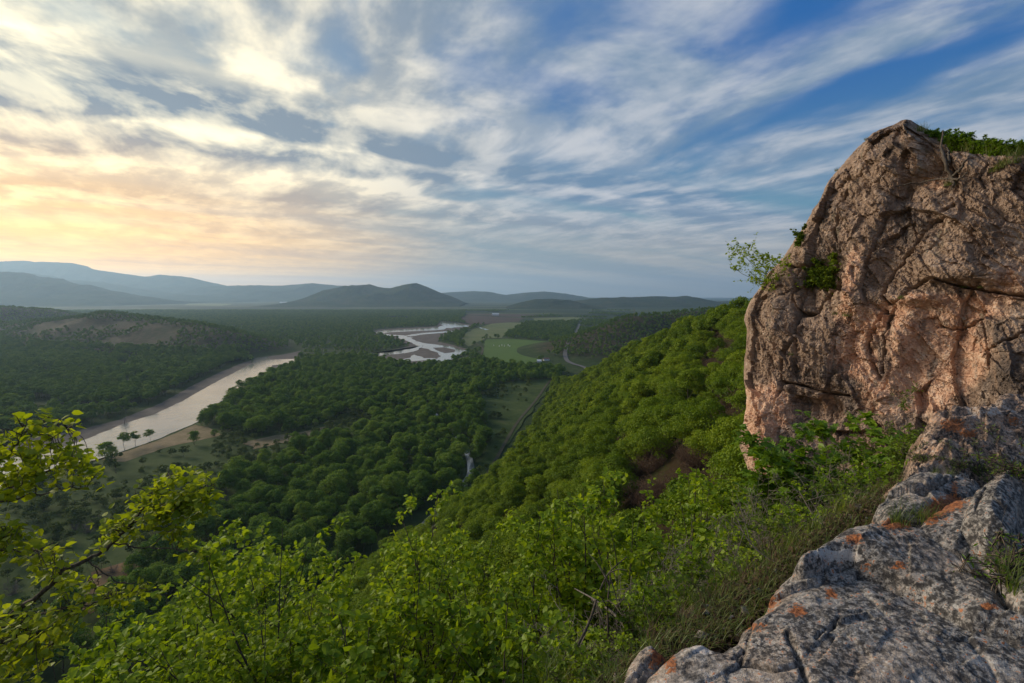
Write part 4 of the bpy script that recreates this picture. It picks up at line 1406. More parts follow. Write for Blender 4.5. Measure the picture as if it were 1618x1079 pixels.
JOINTS = [([(1345, 868), (1310, 880), (1290, 905)], 2.0, 0.02), ([(1290, 1006), (1310, 990), (1326, 974)], 3.0, 0.035), ([(1245, 1000), (1262, 1040), (1275, 1079)], 4.0, 0.03), ([(1430, 770), (1470, 775), (1490, 760)], 2.0, 0.03), ([(1480, 690), (1510, 695), (1540, 700)], 4.0, 0.10),
          ([(1465, 705), (1500, 710), (1530, 708), (1570, 725)], 3.5, 0.09), ([(1560, 690), (1618, 700)], 2.0, 0.05), ([(1500, 650), (1496, 662), (1510, 668)], 3.0, 0.06), ([(1545, 775), (1548, 760), (1560, 745)], 2.0, 0.03), ([(1170, 985), (1178, 1000), (1160, 1030)], 2.5, 0.025)]


def build_rocks():
    mat = rock_material('limestone', 'slab')
    tops = []
    for k, rk in enumerate(ROCKS):
        z0, gx, gy = rk['plane']
        y0 = rk.get('y0', 0.0)
        poly = np.array(rk['poly'], float)
        r = rays(poly[:, 0], poly[:, 1])
        # meet the rock's own tilted plane z = z0 + gx x + gy (y - y0)
        tt = (z0 - gy * y0) / (r[:, 2] - gx * r[:, 0] - gy * r[:, 1])
        W = r * tt[:, None]
        lo, hi = W[:, :2].min(0) - 0.35, W[:, :2].max(0) + 0.35
        hi = np.minimum(hi, (11, 12))
        lo = np.maximum(lo, (-1.6, 0.35))
        n = rk['n']
        # finer towards the viewer
        gyv = lo[1] + (hi[1] - lo[1]) * np.linspace(0, 1, n) ** 1.35
        gxv = np.linspace(lo[0], hi[0], n)
        X, Y = np.meshgrid(gxv, gyv)
        wp = [(a, b) for a, b in W[:, :2]]
        xf, yf = X.ravel(), Y.ravel()
        Q = np.stack([xf, yf, np.full(xf.size, k * 2.7)], -1)
        wob = fbm(Q * 2.5, 4) * 0.10 * min(1, rk['amp'])
        d = seg_dist(xf, yf, wp, True)
        d = np.where(inside(xf, yf, wp), d, -d) + wob
        pl = z0 + gx * xf + gy * (yf - y0)
        a = rk['amp']
        c, q = math.cos(0.5), math.sin(0.5)
        Fq = np.stack([(xf * c + yf * q) * 0.8, (-xf * q + yf * c) * 1.6, pl * 1.5 + k], -1)
        w1 = fbm(Fq * 1.1, 3)
        d1, d2, off, rnd = worley((Fq + w1[:, None] * 0.35) * 1.5)
        h = fbm(Fq * 0.7, 4) * 0.10 + (off * rnd).sum(1) * 0.065 + rnd[:, 0] * 0.008
        j1 = 1 - sstep(d2 - d1, 0.0, 0.05)
        e1, e2, off2, rnd2 = worley((Fq + w1[:, None] * 0.2) * 4.6 + 5)
        h += (off2 * rnd2).sum(1) * 0.022 * (0.3 + a)
        h += fbm(Q * (5, 5, 1), 5, gain=0.6) * 0.022 + fbm(Q * (17, 17, 1), 4, gain=0.65) * 0.012 + fbm(Fq * 2.2, 4, ridged=True) * 0.014 * a
        pits = sstep(fbm(Q * (28, 28, 1) + 3, 3), 0.18, 0.45)
        h -= pits * 0.008
        h *= min(a, 1.2) if a <= 1.2 else 1.2
        cav = j1 * 0.8 * sstep(perlin(Q * 1.7), 0.0, 0.35)
        h -= cav * 0.03
        if a > 1.5:
            h += fbm(np.stack([xf * 1.0 + yf * 0.4, pl * 3.2, yf * 0.7], -1) * 2.2, 5, ridged=True, gain=0.55) * 0.10
        px, py = to_px(np.stack([xf, yf, pl + CAM_H], -1))
        jw = fbm(np.stack([px, py, 0 * px], -1) / 16, 3) * 5
        for jp, w, dep in JOINTS:
            dd = seg_dist(px + jw, py + jw, jp)
            g = np.exp(-(dd / w) ** 2)
            h -= g * dep
            cav = np.maximum(cav, g)
        ed = rk['edge']
        drop = np.where(d > 0, -ed * np.exp(-d / (ed * 0.55)) * 0.9, -ed * 0.9 + d * 4.0)
        drop = np.maximum(drop, -1.1)
        Z = pl + h + drop
        cav = np.maximum(cav, sstep(-d, 0.02, 0.12))
        if y0: Z = np.minimum(Z, pl.max())
        V = np.stack([xf, yf, Z + CAM_H], -1)
        px, py = to_px(V)
        jit = fbm(np.stack([px, py, 0 * px], -1) / 9, 3) * 6
        fresh = blob(px + jit, py + jit, LICHEN)
        palea = blob(px + jit, py, PALEP)
        stain = blob(px, py, [(1470, 960, 60, 40, 0.6), (1220, 1020, 60, 30, 0.6), (1560, 760, 40, 40, 0.8), (1420, 850, 50, 20, 0.4), (1540, 830, 60, 20, 0.4), (1320, 1040, 60, 30, 0.4)])
        # drop far-fallen skirt faces, then close the underside
        Fg = grid_faces(n, n)
        low = (drop <= -1.09)[Fg].all(1)
        Fg = Fg[~low]
        used = np.unique(Fg)
        remap = np.full(n * n, -1)
        remap[used] = np.arange(len(used))
        me = np_mesh(rk['name'], V[used], remap[Fg], {'fresh': fresh[used], 'stain': stain[used], 'pale': palea[used], 'cavity': cav[used], 'warm': np.full(len(used), rk.get('warm', 0.0))}, smooth=True, mats=[mat])
        thing(rk['name'], rk['label'], 'rock', data=me)
        tops.append((rk, V))
    return tops


ROCK_TOPS = build_rocks()
print('rocks', round(time.time() - T0, 1))


# ------------------------------------------------------------------ foreground shrubs, the leaning tree and small growth
LEAF_BRIGHT = leaf_material('fresh_leaf', (0.095, 0.172, 0.007), (0.190, 0.295, 0.013), (0.300, 0.400, 0.024), 0.50, 0.015)
LEAF_LIME = leaf_material('lime_leaf', (0.130, 0.200, 0.007), (0.220, 0.300, 0.012), (0.320, 0.390, 0.020), 0.58, 0.02)
LEAF_MAPLE = leaf_material('maple_leaf', (0.070, 0.150, 0.008), (0.125, 0.225, 0.012), (0.190, 0.290, 0.018), 0.45, 0.02)
LEAF_SMALL = leaf_material('small_dull_leaf', (0.060, 0.105, 0.010), (0.100, 0.160, 0.015), (0.155, 0.215, 0.026), 0.42, 0.01)
LEAF_DRY = leaf_material('dry_leaf', (0.050, 0.035, 0.022), (0.095, 0.066, 0.042), (0.19, 0.145, 0.10), 0.10, 0.0)
BLADE = leaf_material('grass_blade', (0.060, 0.095, 0.015), (0.105, 0.150, 0.025), (0.20, 0.20, 0.06), 0.35, 0.03)
STEM = bark_material('shrub_bark', (0.045, 0.036, 0.028), (0.115, 0.095, 0.075), 14.0)
STEM_GREY = bark_material('dry_twig_bark', (0.10, 0.085, 0.070), (0.23, 0.20, 0.17), 20.0)

OVATE = np.array([(0, 0, 0), (0.18, 0.34, 0.05), (0.58, 0.36, 0.04), (1.0, 0, -0.10), (0.58, -0.36, 0.04), (0.18, -0.34, 0.05), (0.45, 0, -0.03)])
OVATE_F = [(0, 6, 2, 1), (0, 5, 4, 6), (6, 3, 2), (6, 4, 3)]
MAPLE = np.array([(0, 0, 0), (0.05, 0.30, 0.02), (0.22, 0.52, -0.04), (0.38, 0.30, 0.02), (0.72, 0.42, -0.06), (0.66, 0.17, 0.0), (1.0, 0, -0.12), (0.66, -0.17, 0.0), (0.72, -0.42, -0.06), (0.38, -0.30, 0.02), (0.22, -0.52, -0.04), (0.05, -0.30, 0.02), (0.32, 0, -0.03)])
MAPLE_F = [(12, 1, 0), (12, 3, 2, 1), (12, 5, 4, 3), (12, 7, 6, 5), (12, 9, 8, 7), (12, 11, 10, 9), (12, 0, 11)]
NARROW = np.array([(0, 0, 0), (0.35, 0.13, 0.02), (0.7, 0.11, 0.0), (1, 0, -0.05), (0.7, -0.11, 0.0), (0.35, -0.13, 0.02), (0.5, 0, -0.02)])


def leaves(P, N, D, size, shape, tint):
    """leaf blades at P with blade normal N and growing direction D"""
    base, faces = shape
    D = D - N * (D * N).sum(1)[:, None]
    D /= np.linalg.norm(D, axis=1)[:, None] + 1e-9
    S_ = np.cross(N, D)
    n, k = len(P), len(base)
    s = np.broadcast_to(size, (n,))[:, None, None]
    V = P[:, None] + s * (base[None, :, 0, None] * D[:, None] + base[None, :, 1, None] * S_[:, None] + base[None, :, 2, None] * N[:, None])
    out = []
    for q in sorted({len(f) for f in faces}):
        f = np.array([x for x in faces if len(x) == q])
        out.append((f[None] + (np.arange(n) * k)[:, None, None]).reshape(-1, q))
    return V.reshape(-1, 3), out, np.repeat(tint, k)


SHAPES = {'ovate': (OVATE, OVATE_F), 'maple': (MAPLE, MAPLE_F), 'narrow': (NARROW, OVATE_F)}


def unit(v):
    return v / (np.linalg.norm(v, axis=-1, keepdims=True) + 1e-9)


def grow(rng, h, spread, stems, twig_n, root, lean=(0, 0), r0=0.022, start=0.35, tk=1.0):
    """stems > branches > twigs. Returns tube paths and twig paths (leaf bearers)"""
    paths, twigs = [], []
    for s in range(stems):
        th = rng.rand() * 6.28
        hh = h * (0.72 + 0.28 * rng.rand()) if s else h
        off = np.array([math.cos(th), math.sin(th), 0]) * spread
        p0 = np.array([math.cos(th) * 0.12, math.sin(th) * 0.12, -root])
        p1 = off * 0.18 + (0, 0, hh * 0.25)
        p2 = off * (0.45 + 0.2 * rng.rand()) + rng.normal(size=3) * 0.10 + (lean[0] * 0.45, lean[1] * 0.45, hh * 0.62)
        p3 = off * (0.55 + 0.45 * rng.rand()) + rng.normal(size=3) * 0.12 + (lean[0], lean[1], hh)
        st = smooth_path([p0, p0 * (1, 1, 0), p1, p2, p3], 20)
        rr = np.linspace(r0 * (0.8 + 0.5 * rng.rand()), r0 * 0.16, len(st))
        paths.append((st, rr))
        nb = int(7 + rng.rand() * 4)
        for b in range(nb):
            f = start + (1 - start) * (b + rng.rand()) / nb
            i = int(f * (len(st) - 1))
            th2 = rng.rand() * 6.28
            L = spread * (0.75 + 0.5 * rng.rand()) * (1.15 - 0.75 * f)
            dirv = unit(np.array([math.cos(th2), math.sin(th2), 0.35 + 0.5 * rng.rand()]) + unit(off + 1e-6) * 0.3)
            e = st[i] + dirv * L + (0, 0, 0.08 * L)
            m = st[i] + dirv * L * 0.5 + rng.normal(size=3) * 0.06 * L
            br = smooth_path([st[i], m, e], 7)
            paths.append((br, np.linspace(max(rr[i] * 0.55, 0.004 * tk), 0.0025 * tk, len(br))))
            for q in range(twig_n):
                j = 1 + int(rng.rand() * (len(br) - 1))
                j = min(j, len(br) - 1)
                d = unit(dirv * 0.6 + rng.normal(size=3) * 0.75 + (0, 0, 0.15))
                tl = L * (0.22 + 0.35 * rng.rand())
                te = br[j] + d * tl
                tw = smooth_path([br[j], br[j] + d * tl * 0.5 + rng.normal(size=3) * 0.03, te - (0, 0, 0.06 * tl)], 5)
                paths.append((tw, np.linspace(0.003, 0.0016, len(tw)) * tk))
                twigs.append(tw)
            twigs.append(br[2:])
    return paths, twigs


def leaf_points(rng, twigs, per, size, up=0.9):
    P, N, D = [], [], []
    for tw in twigs:
        n = max(1, int(per * (0.6 + 0.8 * rng.rand())))
        f = rng.rand(n) ** 0.7 * (len(tw) - 1)
        i = np.minimum(f.astype(int), len(tw) - 2)
        p = tw[i] + (tw[i + 1] - tw[i]) * (f - i)[:, None]
        axis = unit(tw[-1] - tw[0])
        d = unit(axis * 0.6 + rng.normal(size=(n, 3)) * 0.8)
        d[:, 2] -= 0.35 * rng.rand(n)
        nn = unit(rng.normal(size=(n, 3)) * 0.55 + (0, 0, up))
        P.append(p + d * size * 0.25)
        N.append(nn)
        D.append(unit(d))
    return np.concatenate(P), np.concatenate(N), np.concatenate(D)


def shrub_meshes(seed, h, spread, stems, twig_n, per, size, leaf, shape='ovate', root=3.5, lean=(0, 0), r0=0.022, bark=None, start=0.35, sides=5, up=0.9, tk=1.0):
    rng = np.random.RandomState(seed)
    paths, twigs = grow(rng, h, spread, stems, twig_n, root, lean, r0, start, tk)
    V, F = tubes(paths, sides)
    wood = np_mesh('stems', V, F, smooth=True, mats=[bark or STEM])
    fol = None
    if per > 0:
        P, N, D = leaf_points(rng, twigs, per, size, up)
        # random tone per leaf, lighter towards the top of the shrub
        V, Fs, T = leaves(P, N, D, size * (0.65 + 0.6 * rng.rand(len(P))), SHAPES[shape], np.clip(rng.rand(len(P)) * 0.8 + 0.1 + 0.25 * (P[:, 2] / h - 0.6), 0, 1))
        fol = np_mesh('foliage', V, Fs, {'tint': T}, mats=[leaf])
    return wood, fol


def shrub(meshes, name, label, cat, loc, rot, scale, group=None):
    o = thing(name, label, cat, loc, rot, scale, group)
    link('stems', meshes[0], o)
    if meshes[1]: link('foliage', meshes[1], o, kind='stuff')
    return o


ORD = ['first', 'second', 'third', 'fourth', 'fifth', 'sixth', 'seventh', 'eighth', 'ninth', 'tenth', 'eleventh', 'twelfth', 'thirteenth', 'fourteenth', 'fifteenth', 'sixteenth', 'seventeenth', 'eighteenth', 'nineteenth', 'twentieth']


def from_left(xs):
    """rank of each entry counted from the left"""
    o = sorted(range(len(xs)), key=lambda k: xs[k])
    r = [0] * len(xs)
    for n, k in enumerate(o): r[k] = n
    return r


def build_foreground():
    rng = np.random.RandomState(21)
    lib = [shrub_meshes(200 + i, 4.0, 1.1 + 0.16 * (i % 3), 4 + i % 2, 6, 7.0, 0.098 + 0.014 * (i % 3), LEAF_BRIGHT, up=0.8, r0=0.034, start=0.40) for i in range(6)]
    top = np.array([(120, 1010), (170, 985), (200, 955), (250, 925), (300, 902), (350, 880), (400, 842), (440, 848), (462, 905), (490, 925), (505, 892), (560, 888), (606, 893), (640, 850), (672, 832), (720, 832), (760, 850), (800, 852), (840, 868),
                    (872, 832), (895, 775), (935, 765), (965, 800), (1000, 806), (1030, 776), (1080, 752), (1120, 772), (1150, 800), (1190, 830)], float)
    rows = []
    for px in np.arange(150, 1190, 62):
        rows.append((px + rng.uniform(-16, 16), 0, rng.uniform(6.5, 10.0), 'upper'))
    for px in np.arange(120, 1150, 78):
        rows.append((px + rng.uniform(-25, 25), rng.uniform(50, 90), rng.uniform(5.2, 6.8), 'middle'))
    for px in np.arange(60, 1050, 92):
        rows.append((px + rng.uniform(-25, 25), rng.uniform(110, 190), rng.uniform(4.2, 5.4), 'lowest'))
    kinds = [('bushy young tree with large bright green leaves just below the rock edge', 'shrubs filling the slope below the rock edge')]
    proto = {}
    edge = np.array([p for p in ROCKS[0]['poly']][:11] + [(1320, 828), (1400, 772), (1470, 672)], float)
    count = {}
    for i, (px, dy, Y, row) in enumerate(rows):
        py = np.interp(px, top[:, 0], top[:, 1]) + dy
        if px > 930: Y = max(Y, 6.0)
        if py > 1120: continue
        T = at_y(px, py + 6, Y)
        s = (0.68 + 0.34 * rng.rand()) * (Y / 7.0) ** 0.4
        v = i % 6
        loc = (T[0], T[1], T[2] - 4.0 * s)
        rot = rng.rand() * 6.28
        count[row] = count.get(row, 0) + 1
        lab = 'bright green leafy shrub, %s from the left in the %s row of the shrub bank' % (ORD[count[row] - 1], row)
        if v not in proto:
            proto[v] = shrub(lib[v], 'leafy_shrub', lab, 'shrub', loc, rot, s, 'leafy shrubs below the rock edge')
        else:
            dup(proto[v], loc, rot, s, lab)
    # taller crowns that stand out of the mass
    for px, py, Y, s, v, lab in [(415, 838, 5.2, 0.62, 1, 'young tree with dark forked stems and yellow-green top at the left of the shrub bank'),
                                 (680, 822, 6.6, 0.66, 2, 'rounded leafy shrub whose top hides the lower end of the stream'),
                                 (915, 762, 7.2, 0.80, 3, 'tallest bright green shrub in the middle of the shrub bank'),
                                 (1070, 748, 10.5, 0.90, 4, 'feathery green shrub in front of the brown bare bushes left of the cliff foot'),
                                 (1138, 722, 13.0, 0.80, 5, 'green shrub standing just left of the foot of the cliff')]:
        T = at_y(px, py, Y)
        dup(proto[v], (T[0], T[1], T[2] - 4.0 * s), px * 0.37, s, lab, None)
        C = [o for o in COL.objects if o.get('label') == lab][0]
        if 'group' in C: del C['group']

    # maple saplings in front of the cliff foot
    ml = [shrub_meshes(240 + i, 2.6, 0.95, 4, 6, 6.0, 0.15, LEAF_MAPLE, 'maple', 2.0, r0=0.016, start=0.3, up=1.3) for i in range(2)]
    for k, (px, py, Y, s, lab) in enumerate([(1290, 678, 7.5, 0.95, 'maple sapling with large lobed bright green leaves in front of the cliff foot'),
                                             (1335, 662, 7.7, 0.90, 'maple sapling with lobed leaves between the large maple sapling and the smaller one'),
                                             (1272, 704, 7.3, 0.82, 'bright maple sapling between the large sapling and the cliff corner'),
                                             (1385, 668, 7.8, 0.85, 'smaller maple sapling with lobed leaves close to the rough rock'),
                                             (1278, 758, 7.0, 0.70, 'low maple sapling with drooping lobed leaves, nearest to the cliff corner')]):
        T = at_y(px, py, Y)
        shrub(ml[k % 2], 'maple_sapling', lab, 'sapling', (T[0], T[1], T[2] - 2.6 * s), 1.3 + k * 2.0, s)
    nm = shrub_meshes(250, 2.4, 0.60, 2, 9, 9, 0.055, LEAF_SMALL, 'narrow', 2.0, r0=0.018, start=0.15, up=0.4)
    T = at_y(1442, 606, 8.2)
    shrub(nm, 'feathery_bush', 'feathery fine-leaved bush rising beside the orange lichen corner of the rough rock', 'bush', (T[0], T[1], T[2] - 2.4), 0.3, 1.0)
    T = at_y(1400, 690, 7.9)
    shrub(nm, 'feathery_bush', 'lower fine-leaved bush between the maple saplings and the rough rock', 'bush', (T[0], T[1], T[2] - 2.0), 2.3, 0.85)

    # half-bare dry shrubs along the edge of the slabs
    dry = [shrub_meshes(260 + i, 1.5, 0.55, 6, 5, 1.6, 0.035, LEAF_SMALL, 'narrow', 1.2, r0=0.008, bark=STEM_GREY, start=0.25, sides=4) for i in range(4)]
    pr = {}
    drys = [(1180, 800, 4.6), (1225, 790, 5.0), (1270, 770, 5.2), (1315, 765, 5.4), (1350, 740, 5.8), (1140, 830, 4.4), (1110, 850, 4.2), (1085, 890, 3.9), (1045, 905, 3.7), (1010, 940, 3.5), (1165, 870, 3.8), (1205, 850, 4.0),
                                     (1245, 830, 4.3), (1290, 800, 4.7), (980, 960, 3.4), (940, 930, 3.8), (1370, 710, 6.2), (1195, 740, 5.8)]
    rank = from_left([d[0] for d in drys])
    for i, (px, py, Y) in enumerate(drys):
        lab = 'half-bare shrub of thin grey-brown twigs, %s from the left along the limestone edge' % ORD[rank[i]]
        T = at_y(px, py, Y)
        s = 0.55 + 0.35 * rng.rand()
        v = i % 4
        loc, rot = (T[0], T[1], T[2] - 1.5 * s), rng.rand() * 6.28
        if v not in pr: pr[v] = shrub(dry[v], 'dry_shrub', lab, 'dry shrub', loc, rot, s, 'half-bare shrubs along the limestone edge')
        else: dup(pr[v], loc, rot, s, lab)
    # low green shrubs that close the strip up to the limestone
    ed = []
    for k, px in enumerate(np.arange(925, 1460, 34)):
        e = np.interp(px, [900, 985, 1072, 1183, 1235, 1295, 1385, 1432, 1475], [1100, 1040, 975, 925, 880, 832, 775, 725, 650])
        ed.append((px + rng.uniform(-10, 10), e - 44 + rng.uniform(-12, 12) - (px - 925) * 0.02, np.interp(px, [925, 1183, 1295, 1432, 1475], [3.0, 3.4, 4.3, 5.6, 7.4])))
    lowlib = [shrub_meshes(280 + i, 1.0, 0.42, 5, 6, 5.5, 0.05, LEAF_BRIGHT if i else LEAF_SMALL, 'ovate', 1.2, r0=0.008, start=0.15, sides=4, up=0.8) for i in range(3)]
    pr = {}
    for i, (px, py, Y) in enumerate(ed):
        T = at_y(px, py, Y)
        s = 0.55 + 0.25 * rng.rand()
        v = i % 3
        lab = 'low green bush hugging the limestone edge, %s from the left' % ORD[i]
        loc, rot = (T[0], T[1], T[2] - 1.0 * s), rng.rand() * 6.28
        if v not in pr: pr[v] = shrub(lowlib[v], 'low_bush', lab, 'bush', loc, rot, s, 'low green bushes along the limestone edge')
        else: dup(pr[v], loc, rot, s, lab)
    # brown leafless bushes on the soil left of the cliff
    bb = [shrub_meshes(270 + i, 3.4, 1.9, 10, 12, 0, 0, None, root=1.5, r0=0.05, tk=6.0, bark=bark_material('brown_twigs', (0.075, 0.045, 0.03), (0.13, 0.085, 0.06), 14), start=0.15, sides=3) for i in range(2)]
    pr = {}
    for i in range(34):
        cx, cy, ra, rb = ((1068, 745, 85, 55), (1150, 650, 34, 30), (1140, 565, 34, 36))[0 if i < 20 else (1 if i < 26 else 2)]
        px, py = cx + ra * rng.uniform(-1, 1), cy + rb * rng.uniform(-1, 1)
        r = rays(px, py)
        tt = 14.0
        while tt < 400:
            Q = r * tt + (0, 0, CAM_H)
            if Q[2] < float(H(Q[None, 0], Q[None, 1])[0]): break
            tt += 1.0
        s = (0.75 + 0.35 * rng.rand()) * (1.0 if tt < 60 else 1.35)
        v = i % 2
        loc = (Q[0], Q[1], Q[2] - 0.3)
        if v not in pr: pr[v] = shrub(bb[v], 'bare_bush', 'leafless brown bush on the dark bare soil left of the cliff', 'bush', loc, rng.rand() * 6, s, 'leafless brown bushes left of the cliff')
        else: dup(pr[v], loc, rng.rand() * 6, s)

    # dead grey branch leaning out of the shrubs, and sticks
    def stick(pts, r, label, name='dead_branch', cat='branch', mat=STEM_GREY, twigs=True):
        P = smooth_path([at_y(*p) for p in pts], 16)
        paths = [(P, np.linspace(r, r * 0.3, len(P)))]
        rg = np.random.RandomState(int(pts[0][0]))
        if twigs:
            for q in range(5):
                i = rg.randint(4, len(P) - 2)
                e = P[i] + rg.normal(size=3) * 0.13
                paths.append((np.array([P[i], (P[i] + e) / 2 + (0, 0, 0.02), e]), np.array([r * 0.4, r * 0.3, r * 0.15])))
        V, F = tubes(paths, 6)
        thing(name, label, cat, data=np_mesh(name, V, F, smooth=True, mats=[mat]))
    stick([(1002, 1012, 3.3), (975, 975, 3.5), (940, 948, 3.7), (908, 930, 3.9)], 0.014, 'pale grey dead branch arching out of the shrubs left of the big slab')
    stick([(905, 1035, 3.2), (930, 985, 3.4), (945, 940, 3.6), (962, 905, 3.7), (990, 880, 3.8)], 0.012, 'dark crooked bare stick rising left of the dead grey branch', mat=STEM)
    stick([(958, 1079, 3.2), (962, 1030, 3.3), (960, 960, 3.4), (965, 905, 3.5)], 0.013, 'upright brown bare stem next to the small half-buried rock', mat=STEM)
    stick([(1255, 900, 3.2), (1210, 880, 3.4), (1180, 850, 3.5), (1160, 810, 3.6)], 0.008, 'thin dry twig leaning left from the orange lichen edge of the slab')
    stick([(1330, 850, 3.8), (1290, 820, 4.1), (1262, 775, 4.3)], 0.007, 'thin dry twig leaning over the dry strip behind the mottled slab')


build_foreground()


# ------------------------------------------------------------------ the leaning tree at the left edge
def build_left_tree():
    rng = np.random.RandomState(77)
    Yt = 3.4
    limbs = [  # (photo x, photo y, distance) along the limb, radius at its base
        ([(-40, 1000, 3.3), (10, 976, 3.35), (37, 957, 3.4), (67, 936, 3.4), (93, 909, 3.4), (103, 899, 3.4), (140, 884, 3.45), (167, 866, 3.5), (190, 846, 3.5), (207, 830, 3.55), (233, 818, 3.6), (277, 806, 3.6), (300, 797, 3.6), (328, 792, 3.6)], 0.026),
        ([(196, 840, 3.5), (208, 825, 3.55), (222, 808, 3.6), (231, 797, 3.6), (248, 775, 3.65), (268, 755, 3.65)], 0.011),
        ([(180, 859, 3.5), (205, 862, 3.5), (233, 866, 3.5), (280, 868, 3.5), (312, 872, 3.5)], 0.007),
        ([(-20, 1000, 3.3), (50, 976, 3.3), (87, 964, 3.3), (133, 957, 3.3), (167, 946, 3.35), (200, 934, 3.4), (232, 930, 3.4)], 0.014),
        ([(140, 886, 3.45), (165, 905, 3.4), (185, 918, 3.4), (215, 920, 3.4)], 0.006),
        ([(150, 893, 3.45), (155, 915, 3.45), (150, 930, 3.45)], 0.004),
        ([(-30, 745, 3.0), (0, 726, 3.0), (18, 709, 3.0), (38, 696, 3.05), (51, 680, 3.1), (65, 671, 3.1), (78, 662, 3.1)], 0.014),
        ([(-30, 800, 3.1), (0, 787, 3.1), (22, 771, 3.15), (40, 756, 3.2), (60, 749, 3.2), (89, 740, 3.25), (111, 727, 3.3), (128, 718, 3.3)], 0.016),
        ([(-30, 803, 3.1), (0, 794, 3.1), (40, 785, 3.15), (73, 778, 3.2), (107, 771, 3.25), (135, 772, 3.3)], 0.010),
        ([(18, 709, 3.0), (36, 690, 3.0), (34, 672, 3.0)], 0.005), ([(51, 682, 3.1), (80, 688, 3.1), (105, 676, 3.1)], 0.004),
        ([(-30, 860, 3.0), (0, 846, 3.0), (25, 835, 3.05), (45, 828, 3.1)], 0.008), ([(-30, 880, 3.0), (10, 868, 3.05), (50, 872, 3.1), (85, 868, 3.2)], 0.008),
        ([(67, 936, 3.4), (78, 915, 3.4), (84, 905, 3.4)], 0.005), ([(60, 940, 3.4), (85, 990, 3.4), (83, 1030, 3.4)], 0.005),
        ([(-30, 1060, 3.2), (20, 1010, 3.2), (60, 1000, 3.2)], 0.008),
    ]
    # every limb runs back to the trunk, which stands on the slope just outside the frame
    trunk_top = at_y(-170, 930, 3.2)
    gz = float(H(np.array([trunk_top[0]]), np.array([trunk_top[1]]))[0])
    o = thing('leaning_tree', 'young tree reaching in from the left margin with dark limbs and large yellow-green leaves', 'tree', (trunk_top[0], trunk_top[1], gz))
    O = np.array([trunk_top[0], trunk_top[1], gz])
    th_ = trunk_top[2] - gz
    tp = smooth_path([(0.30, 0.1, -0.6), (0.18, 0.05, 0.2), (-0.14, 0.10, th_ * 0.3), (0.06, -0.05, th_ * 0.6), (-0.08, 0.04, th_ * 0.9), (0.05, 0.0, th_ + 0.5), (-0.12, 0.06, th_ + 1.0)], 36)
    V, F = tubes([(tp, np.linspace(0.075, 0.014, len(tp)) * (0.92 + 0.16 * rng.rand(len(tp))))], 9)
    link('trunk', np_mesh('trunk', V, F, smooth=True, mats=[STEM]), o)
    pts = []
    for k, (l, r) in enumerate(limbs):
        P = at_y(*np.array(l, float).T) - O
        if l[0][0] < 0:
            gap = np.linalg.norm(P[0, :2])
            j = float(np.clip(P[0, 2] - 0.75 * gap, 0.3, tp[-3, 2]))
            A_ = np.array([np.interp(j, tp[:, 2], tp[:, 0]), np.interp(j, tp[:, 2], tp[:, 1]), j])
            M_ = A_ * 0.45 + P[0] * 0.55 + np.array([0.05, 0.04, 0.16 * gap])
            P = np.concatenate([[A_, M_], P])
        P = smooth_path(P, 4 * len(P))
        P[1:-1] += rng.normal(size=(len(P) - 2, 3)) * 0.006
        V, F = tubes([(P, np.linspace(r, 0.0028, len(P)) * (0.9 + 0.2 * rng.rand(len(P))))], 7)
        link('limb', np_mesh('limb', V, F, smooth=True, mats=[STEM]), o)
        pts.append(P)
    clusters = [  # outline in the photo, twigs, leaves per twig, mean distance
        ([(137, 862), (150, 838), (185, 812), (205, 785), (240, 770), (260, 745), (290, 733), (315, 748), (338, 752), (336, 785), (348, 802), (335, 822), (300, 815), (290, 846), (250, 838), (225, 845), (200, 848), (170, 852), (148, 872)], 135, 10.0, 3.55),
        ([(0, 705), (40, 708), (85, 712), (120, 708), (150, 722), (165, 752), (160, 768), (120, 766), (95, 770), (60, 768), (30, 782), (-40, 792), (-60, 720)], 105, 9.0, 3.15),
        ([(10, 668), (40, 660), (80, 656), (95, 662), (90, 672), (62, 690), (50, 705), (0, 712), (-40, 715), (-30, 690)], 34, 7.0, 3.05),
        ([(100, 668), (120, 668), (118, 680), (95, 688), (75, 692)], 6, 5.0, 3.1),
        ([(-40, 815), (10, 812), (35, 832), (57, 860), (52, 880), (20, 880), (-40, 885)], 48, 9.0, 3.05),
        ([(50, 875), (95, 880), (105, 905), (70, 915), (45, 910)], 18, 8.0, 3.2), ([(60, 860), (120, 862), (125, 875), (70, 880)], 9, 6.0, 3.2),
        ([(95, 905), (140, 905), (150, 945), (110, 955), (85, 945)], 16, 8.0, 3.4), ([(0, 955), (60, 968), (120, 965), (110, 1000), (100, 1020), (60, 1030), (0, 1040), (-40, 1000)], 70, 8.0, 3.25),
        ([(160, 940), (200, 925), (250, 920), (250, 940), (200, 955), (165, 960)], 22, 8.0, 3.4), ([(280, 862), (310, 862), (318, 882), (285, 880)], 7, 6.0, 3.5),
        ([(-40, 1030), (40, 1025), (70, 1035), (60, 1079), (-40, 1079)], 36, 8.0, 3.1),
        ([(-330, 640), (-60, 650), (-50, 1000), (-330, 1000)], 130, 9.0, 3.2),
    ]
    allp = np.concatenate(pts)
    tw_paths, LP, LN, LD = [], [], [], []
